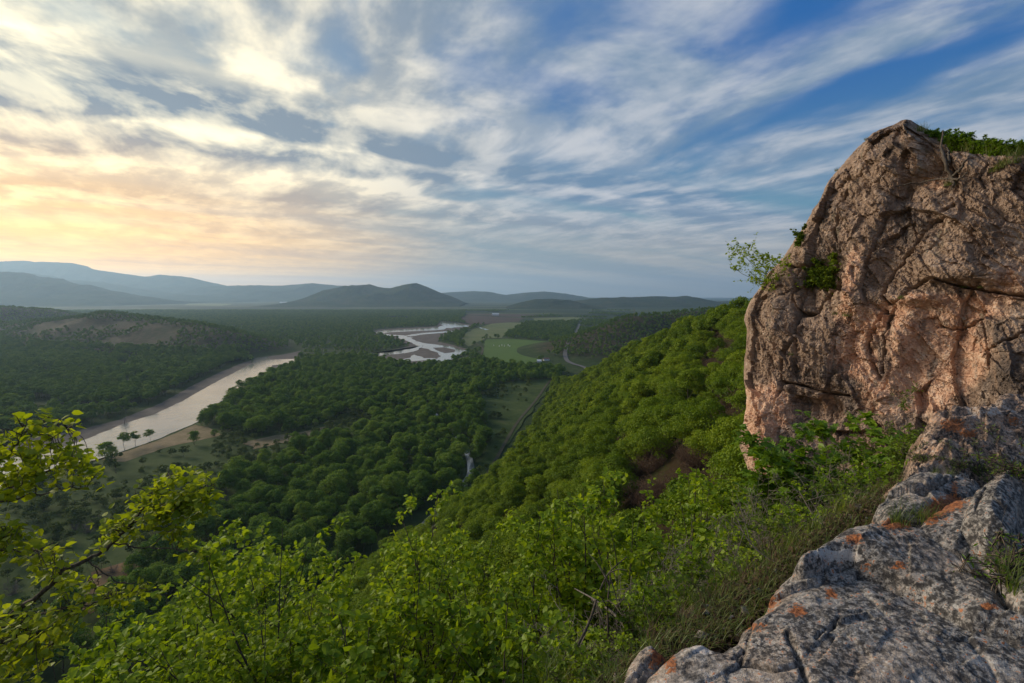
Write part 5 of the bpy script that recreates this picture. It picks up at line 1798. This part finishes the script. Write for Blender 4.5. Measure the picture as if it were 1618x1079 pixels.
    for poly, nt, per, Yd in clusters:
        poly = np.array(poly, float)
        lo, hi = poly.min(0), poly.max(0)
        c = 0
        while c < nt:
            q = lo + rng.rand(2) * (hi - lo)
            if not inside(q[0], q[1], [tuple(a) for a in poly]): continue
            c += 1
            e = at_y(q[0], q[1], Yd + rng.normal() * 0.13) - O
            d = np.linalg.norm(allp - e, axis=1) + (allp[:, 2] - e[2]).clip(0) * 0.4
            a = allp[np.argmin(d)]
            if np.linalg.norm(a - e) > 0.9: a = e + unit(a - e) * 0.5
            m = (a + e) / 2 + (0, 0, 0.03) + rng.normal(size=3) * 0.02
            tw = smooth_path([a, m, e], 6)
            tw_paths.append((tw, np.linspace(0.0032, 0.0012, len(tw))))
            n = int(per * 0.85 * (0.6 + 0.8 * rng.rand()))
            f = 0.45 + 0.6 * rng.rand(n)
            p = a + (e - a) * f[:, None] + rng.normal(size=(n, 3)) * 0.035
            dd = unit(unit(e - a) * 0.5 + rng.normal(size=(n, 3)) * 0.8 - (0, 0, 0.25))
            LP.append(p)
            LD.append(dd)
            LN.append(unit(rng.normal(size=(n, 3)) * 0.6 + (0, 0, 0.9)))
    V, F = tubes(tw_paths, 4)
    link('twigs', np_mesh('twigs', V, F, smooth=True, mats=[STEM]), o, kind='stuff')
    LP, LN, LD = np.concatenate(LP), np.concatenate(LN), np.concatenate(LD)
    size = 0.051 * (0.6 + 0.7 * rng.rand(len(LP)))
    dist = np.linalg.norm(LP + O - (0, 0, CAM_H), axis=1)
    px, py = to_px(LP + O)
    big = np.argsort(np.where((px > 5) & (py < 1070), -size / dist, 0))[:290]
    rest = np.setdiff1d(np.arange(len(LP)), big)
    V, Fs, T = leaves(LP[rest], LN[rest], LD[rest], size[rest], SHAPES['ovate'], rng.rand(len(rest)))
    link('foliage', np_mesh('foliage', V, Fs, {'tint': T}, mats=[LEAF_LIME]), o, kind='stuff')
    V1, F1, T1 = leaves(np.zeros((1, 3)), np.array([[0, 0, 1.0]]), np.array([[1.0, 0, 0]]), 1.0, SHAPES['ovate'], np.array([0.55]))
    lm = np_mesh('leaf', V1, F1, {'tint': T1}, mats=[LEAF_LIME])
    for i in big:
        n, d = LN[i], LD[i]
        d = unit(d - n * (d @ n))
        s_ = np.cross(n, d)
        M = Matrix(((d[0], s_[0], n[0]), (d[1], s_[1], n[1]), (d[2], s_[2], n[2])))
        link('leaf', lm, o, LP[i], M.to_euler(), float(size[i]))


build_left_tree()


# ------------------------------------------------------------------ grasses, litter, plants on the rock
def blades(rng, P, h, bend, w, tint):
    """curved grass blades rooted at P"""
    n = len(P)
    th = rng.rand(n) * 6.28
    D = np.stack([np.cos(th), np.sin(th), 0 * th], -1)
    S_ = np.stack([-np.sin(th), np.cos(th), 0 * th], -1)
    hh = h * (0.5 + 0.8 * rng.rand(n))[:, None]
    bb = bend * (0.3 + 1.0 * rng.rand(n))[:, None]
    rows = []
    for k, f in enumerate((0, 0.35, 0.7, 1.0)):
        c = P + D * hh * bb * f * f + np.array([0, 0, 1.0]) * hh * f * (1 - 0.35 * bb * f)
        ww = w * (1 - f * 0.95)
        rows += [c - S_ * ww, c + S_ * ww]
    V = np.stack(rows, 1).reshape(-1, 3)
    q = np.array([(0, 1, 3, 2), (2, 3, 5, 4), (4, 5, 7, 6)])
    F = (q[None] + (np.arange(n) * 8)[:, None, None]).reshape(-1, 4)
    return V, F, np.repeat(tint, 8)


def tuft_mesh(seed, n, h, bend, w, r, mat=None):
    rng = np.random.RandomState(seed)
    a, b = rng.rand(n) * 6.28, r * np.sqrt(rng.rand(n))
    P = np.stack([np.cos(a) * b, np.sin(a) * b, 0 * a - 0.02], -1)
    V, F, T = blades(rng, P, h, bend, w, rng.rand(n))
    return np_mesh('grass_tuft', V, F, {'tint': T}, mats=[mat or BLADE])


def rock_point(px, py):
    """highest rock surface seen at a photo point"""
    best = None
    for rk, V in ROCK_TOPS:
        x, y = to_px(V)
        k = np.argmin((x - px) ** 2 + (y - py) ** 2)
        e = (x[k] - px) ** 2 + (y[k] - py) ** 2
        if e < 60 and (best is None or V[k, 1] < best[1]): best = V[k]
    return best if best is not None else at_y(px, py, 3.0)


def build_small_growth():
    rng = np.random.RandomState(9)
    tm = [tuft_mesh(300 + i, 46, 0.30, 0.9, 0.0035, 0.07) for i in range(3)]
    dm = [tuft_mesh(310 + i, 40, 0.22, 1.0, 0.0025, 0.06, LEAF_DRY) for i in range(2)]
    # arching tufts left of the slab
    tl = [(870, 1085, 3.1, 1.3), (915, 1075, 3.1, 1.1), (945, 1060, 3.2, 0.9), (890, 1060, 3.3, 1.2), (1010, 1000, 3.3, 0.7), (1060, 975, 3.2, 0.8), (1110, 955, 3.1, 0.8), (1135, 930, 3.2, 0.8), (1170, 905, 3.3, 0.8), (1215, 880, 3.4, 0.8), (1090, 945, 3.3, 0.8),
                                        (1250, 850, 3.6, 0.8), (1290, 830, 3.8, 0.8), (1330, 800, 4.2, 0.9), (1370, 790, 4.3, 0.8)]
    rank = from_left([d[0] for d in tl])
    for i, (px, py, Y, s) in enumerate(tl):
        T = at_y(px, py, Y)
        thing('grass_tuft', 'tuft of arching green grass, %s from the left along the limestone edge' % ORD[rank[i]], 'grass', (T[0], T[1], T[2] - 0.05), rng.rand() * 6, s, 'green grass tufts along the limestone edge', tm[i % 3])
    dl = [(1000, 1060, 2.8), (1030, 1000, 2.9), (1080, 965, 3.0), (1150, 930, 3.0), (1185, 905, 3.1), (1230, 870, 3.3), (1275, 850, 3.5), (1310, 815, 3.9), (1350, 800, 4.1), (1385, 770, 4.5), (1120, 945, 3.1), (1260, 835, 3.8), (1210, 860, 3.6)]
    rank = from_left([d[0] for d in dl])
    for i, (px, py, Y) in enumerate(dl):
        T = at_y(px, py, Y)
        thing('dry_grass_tuft', 'tuft of dry brown grass in the litter, %s from the left along the limestone' % ORD[rank[i]], 'dry grass', (T[0], T[1], T[2] - 0.04), rng.rand() * 6, 0.7 + 0.3 * rng.rand(), 'dry grass tufts along the limestone edge', dm[i % 2])
    # plants rooted in the rock
    herb = shrub_meshes(320, 0.16, 0.07, 5, 4, 3, 0.024, LEAF_MAPLE, 'narrow', 0.05, r0=0.0025, sides=3)
    for px, py, s, lab in [(1165, 985, 0.55, 'small feathery green herb on the slab beside the large orange lichen patch'), (1432, 815, 1.3, 'leafy green herb in the grass patch on the ledge'), (1590, 905, 1.3, 'dark green herb in the cleft at the right margin'), (1610, 745, 0.9, 'small green plant behind the dark block at the right margin'), (1455, 725, 0.7, 'mossy cushion plant on the rough rock face'),
                           (1220, 1075, 0.5, 'tiny green sprout in a crack at the bottom of the slab'), (1545, 745, 0.9, 'low green plant at the joint above the dark block'), (1520, 738, 0.8, 'flat mossy plant on the joint left of the dark block')]:
        p = rock_point(px, py)
        shrub(herb, 'herb', lab, 'plant', tuple(p - (0, 0, 0.02)), rng.rand() * 6, s)
    jl = [(1425, 822, 0.6), (1445, 818, 0.7), (1460, 815, 0.5), (1410, 818, 0.5), (1600, 915, 0.7), (1612, 930, 0.6), (1585, 890, 0.5), (1478, 745, 0.35), (1500, 742, 0.35), (1535, 882, 0.25)]
    rank = from_left([d[0] for d in jl])
    for i, (px, py, s) in enumerate(jl):
        p = rock_point(px, py)
        thing('grass_tuft', 'small green grass tuft in a limestone joint, %s from the left' % ORD[rank[i]], 'grass', tuple(p - (0, 0, 0.02)), rng.rand() * 6, s, 'grass tufts in joints of the limestone blocks', tm[0])
    # litter of dead leaves and twigs on the strip of soil
    n = 11000
    px = rng.uniform(900, 1440, n)
    e = np.interp(px, [900, 985, 1072, 1183, 1235, 1295, 1385, 1432], [1110, 1060, 985, 940, 890, 845, 790, 745])
    py = e + rng.uniform(-65, 75, n)
    G = at_y(px, py, 3.0)
    # march each ray to the ground
    r = rays(px, py)
    tt = np.full(n, 1.2)
    for _ in range(90):
        Q = r * tt[:, None] + (0, 0, CAM_H)
        tt += np.where(Q[:, 2] > H(Q[:, 0], Q[:, 1]) + 0.01, 0.05, 0.0)
    Q = r * tt[:, None] + (0, 0, CAM_H)
    ok = tt < 5.6
    Q = Q[ok]
    Q[:, 2] = H(Q[:, 0], Q[:, 1]) + rng.rand(len(Q)) * 0.05
    N = unit(rng.normal(size=(len(Q), 3)) * 0.5 + (0, 0, 1))
    V, Fs, T = leaves(Q, N, unit(rng.normal(size=(len(Q), 3))), 0.014 + 0.022 * rng.rand(len(Q)), SHAPES['ovate'], rng.rand(len(Q)))
    link('leaf_litter', np_mesh('leaf_litter', V, Fs, {'tint': T}, mats=[LEAF_DRY]), kind='stuff')

    gsel = rng.permutation(len(Q))[:3000]
    GV, GF, GT = blades(rng, Q[gsel], 0.10, 1.0, 0.0022, rng.rand(len(gsel)))
    link('short_grass', np_mesh('short_grass', GV, GF, {'tint': GT}, mats=[BLADE]), kind='stuff')
    gsel = rng.permutation(len(Q))[:700]
    GV, GF, GT = blades(rng, Q[gsel], 0.12, 1.5, 0.0020, rng.rand(len(gsel)))
    link('dead_grass', np_mesh('dead_grass', GV, GF, {'tint': GT}, mats=[LEAF_DRY]), kind='stuff')
    tx, ty = rng.uniform(0.8, 15, 16000), rng.uniform(-1.5, 15, 16000)
    clear = np.ones(len(tx), bool)
    wpx, wpy = to_px(np.stack([tx, ty, H(tx, ty)], -1))
    clear &= (tx > np.interp(ty, [2, 4, 8, 15], [0.6, 3.0, 7.4, 14.0])) | (ty < 1)
    clear &= fbm(np.stack([tx, ty, 0 * tx], -1) * 0.6, 3) > -0.15
    tx, ty = tx[clear], ty[clear]
    GV, GF, GT = blades(rng, np.stack([tx, ty, H(tx, ty)], -1), 0.20, 0.9, 0.004, rng.rand(len(tx)))
    link('ridge_turf', np_mesh('ridge_turf', GV, GF, {'tint': GT}, mats=[BLADE]), kind='stuff')
    sel = rng.permutation(len(Q))[:70]
    V0, F0 = [], []
    cube = np.array([(x, y, z) for x in (-1, 1) for y in (-1, 1) for z in (-1, 1)], float)
    cf = np.array([(0, 1, 3, 2), (4, 6, 7, 5), (0, 4, 5, 1), (2, 3, 7, 6), (0, 2, 6, 4), (1, 5, 7, 3)])
    for k in sel:
        sz = 0.008 + 0.026 * rng.rand() ** 3
        A_ = np.linalg.qr(rng.normal(size=(3, 3)))[0]
        F0.append(cf + 8 * len(V0))
        V0.append((cube * (0.6 + 0.5 * rng.rand(8, 1)) * (1, 0.8, 0.6)) @ A_ * sz + Q[k])
    nv = 8 * len(V0)
    link('rubble', np_mesh('rubble', np.concatenate(V0), np.concatenate(F0), {'fresh': np.zeros(nv), 'stain': np.zeros(nv), 'pale': np.zeros(nv), 'cavity': np.zeros(nv), 'warm': np.zeros(nv)}, mats=[bpy.data.materials['limestone']]), kind='stuff')

    # on the cliff: tree on its left edge, bush in the crack, turf on top, old stump
    et = shrub_meshes(330, 3.1, 1.7, 5, 9, 5, 0.14, LEAF_BRIGHT, 'ovate', 0.4, lean=(-1.7, 0.0), r0=0.034, start=0.25, sides=4)
    p = on_cliff(1222, 455)
    shrub(et, 'cliff_tree', 'thin airy tree leaning out from the left edge of the cliff against the sky', 'tree', tuple(p + (0.1, 0.3, -0.3)), 0.0, 1.0)
    p = on_cliff(1258, 395)
    shrub(shrub_meshes(331, 1.3, 0.5, 2, 6, 8, 0.14, LEAF_SMALL, 'ovate', 0.3, lean=(-0.4, 0), r0=0.016, sides=4), 'cliff_bush', 'small airy bush on the cliff edge just above the leaning tree', 'bush', tuple(p), 0.0, 1.0)
    cb = shrub_meshes(332, 1.9, 0.85, 7, 9, 9, 0.16, LEAF_SMALL, 'ovate', 0.3, r0=0.014, start=0.1, sides=4)
    p = on_cliff(1302, 455)
    shrub(cb, 'cliff_bush', 'dense green bush growing in the dark crack in the middle of the cliff', 'bush', tuple(p + CLIFF_N * 0.1), 0.4, 1.0)
    p = on_cliff(1285, 450)
    shrub(cb, 'cliff_bush', 'smaller green bush left of the dense bush in the cliff crack', 'bush', tuple(p + CLIFF_N * 0.1), 2.4, 0.62)
    turf = [tuft_mesh(340 + i, 130, 0.55, 0.7, 0.012, 0.40) for i in range(2)]
    low = shrub_meshes(333, 0.8, 0.55, 8, 5, 8, 0.085, LEAF_MAPLE, 'ovate', 0.3, r0=0.008, start=0.05, sides=3)
    rl = [(1470, 216, 0.9), (1484, 218, 1.0), (1512, 228, 1.1), (1528, 230, 1.1), (1545, 234, 1.1), (1562, 238, 1.0), (1580, 240, 1.1), (1598, 242, 1.0), (1614, 244, 1.0), (1630, 246, 1.0), (1520, 236, 0.8), (1555, 242, 0.8), (1590, 248, 0.8)]
    rank = from_left([d[0] for d in rl])
    for i, (px, py, s) in enumerate(rl):
        p = on_cliff(px, py)
        lab = 'low leafy bush on the top rim of the cliff, %s from the left' % ORD[rank[i]]
        shrub(low, 'rim_bush', lab, 'bush', tuple(p + (0.0, 0.25, -0.18)), rng.rand() * 6, s * 0.78, 'low bushes along the top rim of the cliff')
    gl = [(1458, 210, 0.8), (1500, 228, 0.9), (1537, 236, 1.0), (1570, 242, 1.0), (1605, 248, 1.0), (1590, 266, 0.7), (1604, 262, 0.8), (1575, 270, 0.6), (1320, 496, 0.5), (1340, 498, 0.5), (1425, 470, 0.35), (1512, 447, 0.4), (1550, 452, 0.35), (1500, 290, 0.5), (1316, 262, 0.4), (1365, 214, 0.35), (1254, 560, 0.3)]
    rank = from_left([d[0] for d in gl])
    for i, (px, py, s) in enumerate(gl):
        p = on_cliff(px, py)
        thing('grass_tuft', 'green grass tuft on the cliff, %s of the cliff tufts from the left' % ORD[rank[i]], 'grass', tuple(p - (0, 0, 0.05)), rng.rand() * 6, s, 'grass tufts on the cliff', turf[i % 2])
    # stump with roots
    A = on_cliff(1500, 284)
    paths = []
    for pts, r in [([(1503, 278), (1492, 255), (1489, 232), (1490, 206)], 0.085), ([(1496, 268), (1500, 248), (1494, 228)], 0.07), ([(1500, 280), (1514, 270), (1524, 256), (1530, 246)], 0.07), ([(1500, 282), (1516, 282), (1530, 272)], 0.065), ([(1498, 282), (1478, 284), (1455, 288), (1430, 291), (1411, 294)], 0.045), ([(1502, 282), (1508, 290), (1504, 300)], 0.07)]:
        P = []
        for x, y in pts:
            c = on_cliff(max(x, 1412), max(y, 222))
            dist = (c - (0, 0, CAM_H))[1] - 0.25
            P.append(at_y(x, y, dist))
        P = smooth_path(P, 14)
        P[1:-1] += rng.normal(size=(len(P) - 2, 3)) * 0.025
        paths.append((P, np.linspace(r, r * 0.35, len(P)) * (0.8 + 0.4 * rng.rand(len(P)))))
    o = thing('old_stump', 'grey dead stump with twisted roots on top of the cliff', 'stump', tuple(A))
    for k, pr in enumerate(paths):
        V, F = tubes([(pr[0] - A, pr[1])], 7)
        link('snag' if k < 2 else 'root', np_mesh('root', V, F, smooth=True, mats=[STEM]), o)


build_small_growth()


# ------------------------------------------------------------------ single things in the valley
def build_valley_things():
    rng = np.random.RandomState(3)
    lone = [(166, 727, 1.0, VAL_NEAR, 'broad grey-green tree leaning over the river at the near bank, leftmost of the bank trees'),
            (178, 722, 0.55, VAL_NEAR, 'small slanting tree right beside the broad bank tree'),
            (197, 712, 0.75, BANK, 'airy tree on the near river bank, second from the broad bank tree'),
            (214, 706, 0.70, BANK, 'slim upright tree on the near river bank between two airy trees'),
            (237, 701, 0.62, BANK, 'small thin-crowned tree on the near river bank by the straw grass'),
            (307, 703, 0.78, VAL_NEAR, 'dark round bush-like tree alone in the straw-coloured meadow'),
            (340, 690, 0.50, VAL_NEAR, 'small tree at the meadow edge near the river wood'), (318, 672, 0.7, VAL_NEAR, 'tree at the river end of the valley wood, overhanging the bank'),
            (325, 664, 0.8, VAL_NEAR, 'tall tree on the near bank at the tip of the valley wood'),
            (253, 718, 0.55, SCRUB, 'grey-green bush in the meadow below the thin-crowned bank tree'), (272, 720, 0.8, SCRUB, 'low bush right of the grey-green meadow bush'),
            (183, 748, 1.5, SCRUB, 'lone bush in the meadow below the broad bank tree'), (290, 722, 1.0, SCRUB, 'dull bush near the dark round tree'), (226, 735, 0.7, SCRUB, 'small bush in the open meadow near the river')]
    for px, py, s, lib, lab in lone:
        p = on_valley(px, py, 0.6)
        crown, trunk, _ = lib[int(px) % len(lib)]
        o = thing('lone_tree' if lib is not SCRUB else 'meadow_bush', lab, 'tree' if lib is not SCRUB else 'bush', tuple(p), px, s * (1.35 if lib is not SCRUB else 2.2))
        link('trunk', trunk, o)
        link('crown', crown, o)
    # bare bushes in the meadow
    bm_ = shrub_meshes(350, 6.0, 3.0, 7, 6, 0, 0, None, root=0.3, r0=0.10, tk=14.0, bark=STEM_GREY, start=0.1, sides=3)
    for i, (px, py) in enumerate([(118, 838), (138, 842), (152, 826), (205, 905), (180, 905), (20, 940)]):
        p = on_valley(px, py, 0.5)
        shrub(bm_, 'bare_bush', 'leafless grey bush standing in the rough meadow beyond the leaning tree', 'bush', tuple(p), px, 0.8 + 0.3 * (i % 2), 'leafless grey bushes in the rough meadow')
    # driftwood and a fallen tree on the far gravel bank
    wood = bark_material('driftwood', (0.07, 0.06, 0.05), (0.14, 0.12, 0.10))
    V, F = tubes([(np.array([(-5, 0, 0.6), (-2, .3, .8), (2, 0, .7), (5, -.4, .9)]), np.array([0.7, 0.6, 0.5, 0.3])), (np.array([(-5, 0, 0.6), (-5.6, 1, 1.4), (-6, 1.6, 1.7)]), np.array([.4, .3, .1])), (np.array([(-5, 0, 0.6), (-5.8, -1, 1.2), (-6.3, -1.5, 1.0)]), np.array([.4, .25, .1]))], 7)
    thing('driftwood_log', 'dark stranded log lying on the gravel bar at the bend of the river', 'log', tuple(on_valley(86, 701, 0.9)), 0.5, 1.0, data=np_mesh('driftwood_log', V, F, smooth=True, mats=[wood]))
    V, F = tubes([(np.array([(0, 0, 0), (1, 0, 4), (2.4, 0, 9)]), np.array([.35, .28, .12])), (np.array([(1, 0, 4), (0.2, 0.4, 6.5), (0, .4, 8)]), np.array([.2, .12, .06]))], 6)
    thing('dead_tree', 'pale dead trunk leaning over the gravel of the far river bank', 'tree', tuple(on_valley(196, 671, 0.8)), 0.3, 1.0, data=np_mesh('dead_tree', V, F, smooth=True, mats=[STEM_GREY]))

    # white huts by the green field, far long buildings
    def painted(name, col, rough=0.6):
        m, t = material(name)
        n = t.noise(obj_co(t), 1.5, 4, 0.6)
        finish(t, principled(t, t.mix(n, tuple(c * 0.8 for c in col), col), rough, 0.3))
        return m
    white, roofm, dark = painted('white_wall', (0.78, 0.78, 0.76)), painted('pale_roof', (0.70, 0.70, 0.70)), painted('dark_opening', (0.05, 0.05, 0.05))
    rust_roof = painted('brown_roof', (0.24, 0.14, 0.10))

    def building(name, label, cat, px, py, L, W, Hh, roof, windows, rot=0.0, group=None):
        p = on_valley(px, py, 0.7)
        o = thing(name, label, cat, tuple(p), rot, 1.0, group)
        bm = bmesh.new()
        bmesh.ops.create_cube(bm, size=1.0)
        for v in bm.verts: v.co = Vector((v.co.x * L, v.co.y * W, (v.co.z + 0.5) * Hh))
        me = bpy.data.meshes.new('wall')
        bm.to_mesh(me); bm.free()
        me.materials.append(white)
        link('wall', me, o)
        e = 0.3
        V = np.array([(-L / 2 - e, -W / 2 - e, Hh + .01), (L / 2 + e, -W / 2 - e, Hh + .01), (L / 2 + e, W / 2 + e, Hh + .01), (-L / 2 - e, W / 2 + e, Hh + .01), (-L / 2 - e, 0, Hh + W * 0.35), (L / 2 + e, 0, Hh + W * 0.35)])
        r = link('roof', np_mesh('roof', V, [np.array([(0, 1, 5, 4), (2, 3, 4, 5), (3, 2, 1, 0)]), np.array([(0, 4, 3), (1, 2, 5)])], mats=[roof]), o)
        for k in range(windows):
            x = -L / 2 + L * (k + 0.5) / windows
            Vw = np.array([(x - .5, -W / 2 - .03, Hh * .35), (x + .5, -W / 2 - .03, Hh * .35), (x + .5, -W / 2 - .03, Hh * .75), (x - .5, -W / 2 - .03, Hh * .75), (x - .5, -W / 2 + .1, Hh * .35), (x + .5, -W / 2 + .1, Hh * .35), (x + .5, -W / 2 + .1, Hh * .75), (x - .5, -W / 2 + .1, Hh * .75)])
            link('window', np_mesh('window', Vw, np.array([(0, 1, 2, 3), (4, 7, 6, 5), (0, 4, 5, 1), (3, 2, 6, 7), (0, 3, 7, 4), (1, 5, 6, 2)]), mats=[dark]), o)
        return o
    building('hut', 'left of two small white huts at the right corner of the green field', 'hut', 865.5, 546, 4.5, 4, 4.0, roofm, 1)
    building('hut', 'right of two small white huts at the right corner of the green field', 'hut', 870.5, 546.5, 4.0, 4, 3.5, roofm, 1, 0.2)
    building('hut', 'lone tiny white hut on the rough grass beside the braided river', 'hut', 742, 567, 3.0, 3, 3.0, roofm, 1)
    building('long_building', 'long white building on the brown field far up the valley', 'building', 783, 498, 48, 16, 9, roofm, 8)
    building('long_building', 'long white building far across the wooded plain left of the central mountain', 'building', 467, 483, 90, 30, 14, roofm, 9)
    building('long_building', 'pale long building beyond the plain left of the first white one', 'building', 448, 479, 120, 30, 13, roofm, 9)
    building('house', 'brownish house at the near right corner of the green field', 'house', 863, 569.5, 12, 8, 3.2, rust_roof, 3, 0.3)
    building('house', 'smaller brownish house beside the field corner house', 'house', 852, 572, 9, 7, 3.0, roofm, 2, -0.1)
    # white posts standing in the green field
    post = []
    for i, (px, h) in enumerate([(780, 3.0), (789, 4.0), (793, 5.0), (797, 4.5), (803, 5.0), (805.5, 3.5)]):
        p = on_valley(px, 546.5 + (i % 2), 0.9)
        V, F = tubes([(np.array([(0, 0, 0), (0, 0, h * 0.85), (0.2, 0, h)]), np.array([0.9, 0.8, 0.25]))], 7)
        thing('white_stack', 'small white upright stack in the far half of the green field', 'stack', tuple(p), i, 1.0, 'white upright stacks in the green field', np_mesh('white_stack', V, F, mats=[white]))
    # mast on the wooded hill above the road
    k = np.argmin(np.abs(to_px(HILL_ROAD)[0] - 1001))
    bx, by = HILL_ROAD[k][:2]
    z = float(H(np.array([bx]), np.array([by]))[0])
    steel = painted('mast_steel', (0.22, 0.22, 0.23), 0.5)
    o = thing('radio_mast', 'thin radio mast on the wooded hill above the road', 'mast', (bx, by, z))
    legs = []
    for q in range(3):
        a = q * 2.094
        legs.append((np.array([(math.cos(a) * 1.1, math.sin(a) * 1.1, 0), (math.cos(a) * 0.4, math.sin(a) * 0.4, 24.0)]), np.array([0.16, 0.12])))
    for l in legs:
        V, F = tubes([l], 5)
        link('leg', np_mesh('leg', V, F, mats=[steel]), o)
    br = []
    for j in range(10):
        f0, f1 = j / 10, (j + 1) / 10
        for q in range(3):
            A0, B0 = legs[q][0], legs[(q + 1) % 3][0]
            br.append((np.array([A0[0] + (A0[1] - A0[0]) * f0, B0[0] + (B0[1] - B0[0]) * f1]), np.array([.06, .06])))
    V, F = tubes(br, 4)
    link('bracing', np_mesh('bracing', V, F, mats=[steel]), o)
    V, F = tubes([(np.array([(0, 0, 23.5), (0, 0, 30)]), np.array([.14, .06]))], 5)
    link('antenna', np_mesh('antenna', V, F, mats=[steel]), o)


build_valley_things()
print('small', round(time.time() - T0, 1))


# ------------------------------------------------------------------ haze over the whole valley
def build_haze():
    m = bpy.data.materials.new('evening_haze')
    m.use_nodes = True
    t = Tree(m.node_tree)
    v = t.node('ShaderNodeVolumePrincipled')
    v.inputs['Color'].default_value = (0.48, 0.72, 1.0, 1)
    v.inputs['Density'].default_value = HAZE
    v.inputs['Anisotropy'].default_value = 0.45
    out = t.node('ShaderNodeOutputMaterial')
    t.nt.links.new(v.outputs[0], out.inputs['Volume'])
    me = bpy.data.meshes.new('haze')
    bm = bmesh.new()
    bmesh.ops.create_cube(bm, size=1.0)
    for q in bm.verts:
        q.co = Vector((q.co.x * 60000, q.co.y * 60000, -1.5 if q.co.z < 0 else HAZE_TOP))
    bm.to_mesh(me)
    bm.free()
    me.materials.append(m)
    link('haze', me, kind='stuff')


HAZE = 4.6e-5
HAZE_TOP = 1150.0
build_haze()
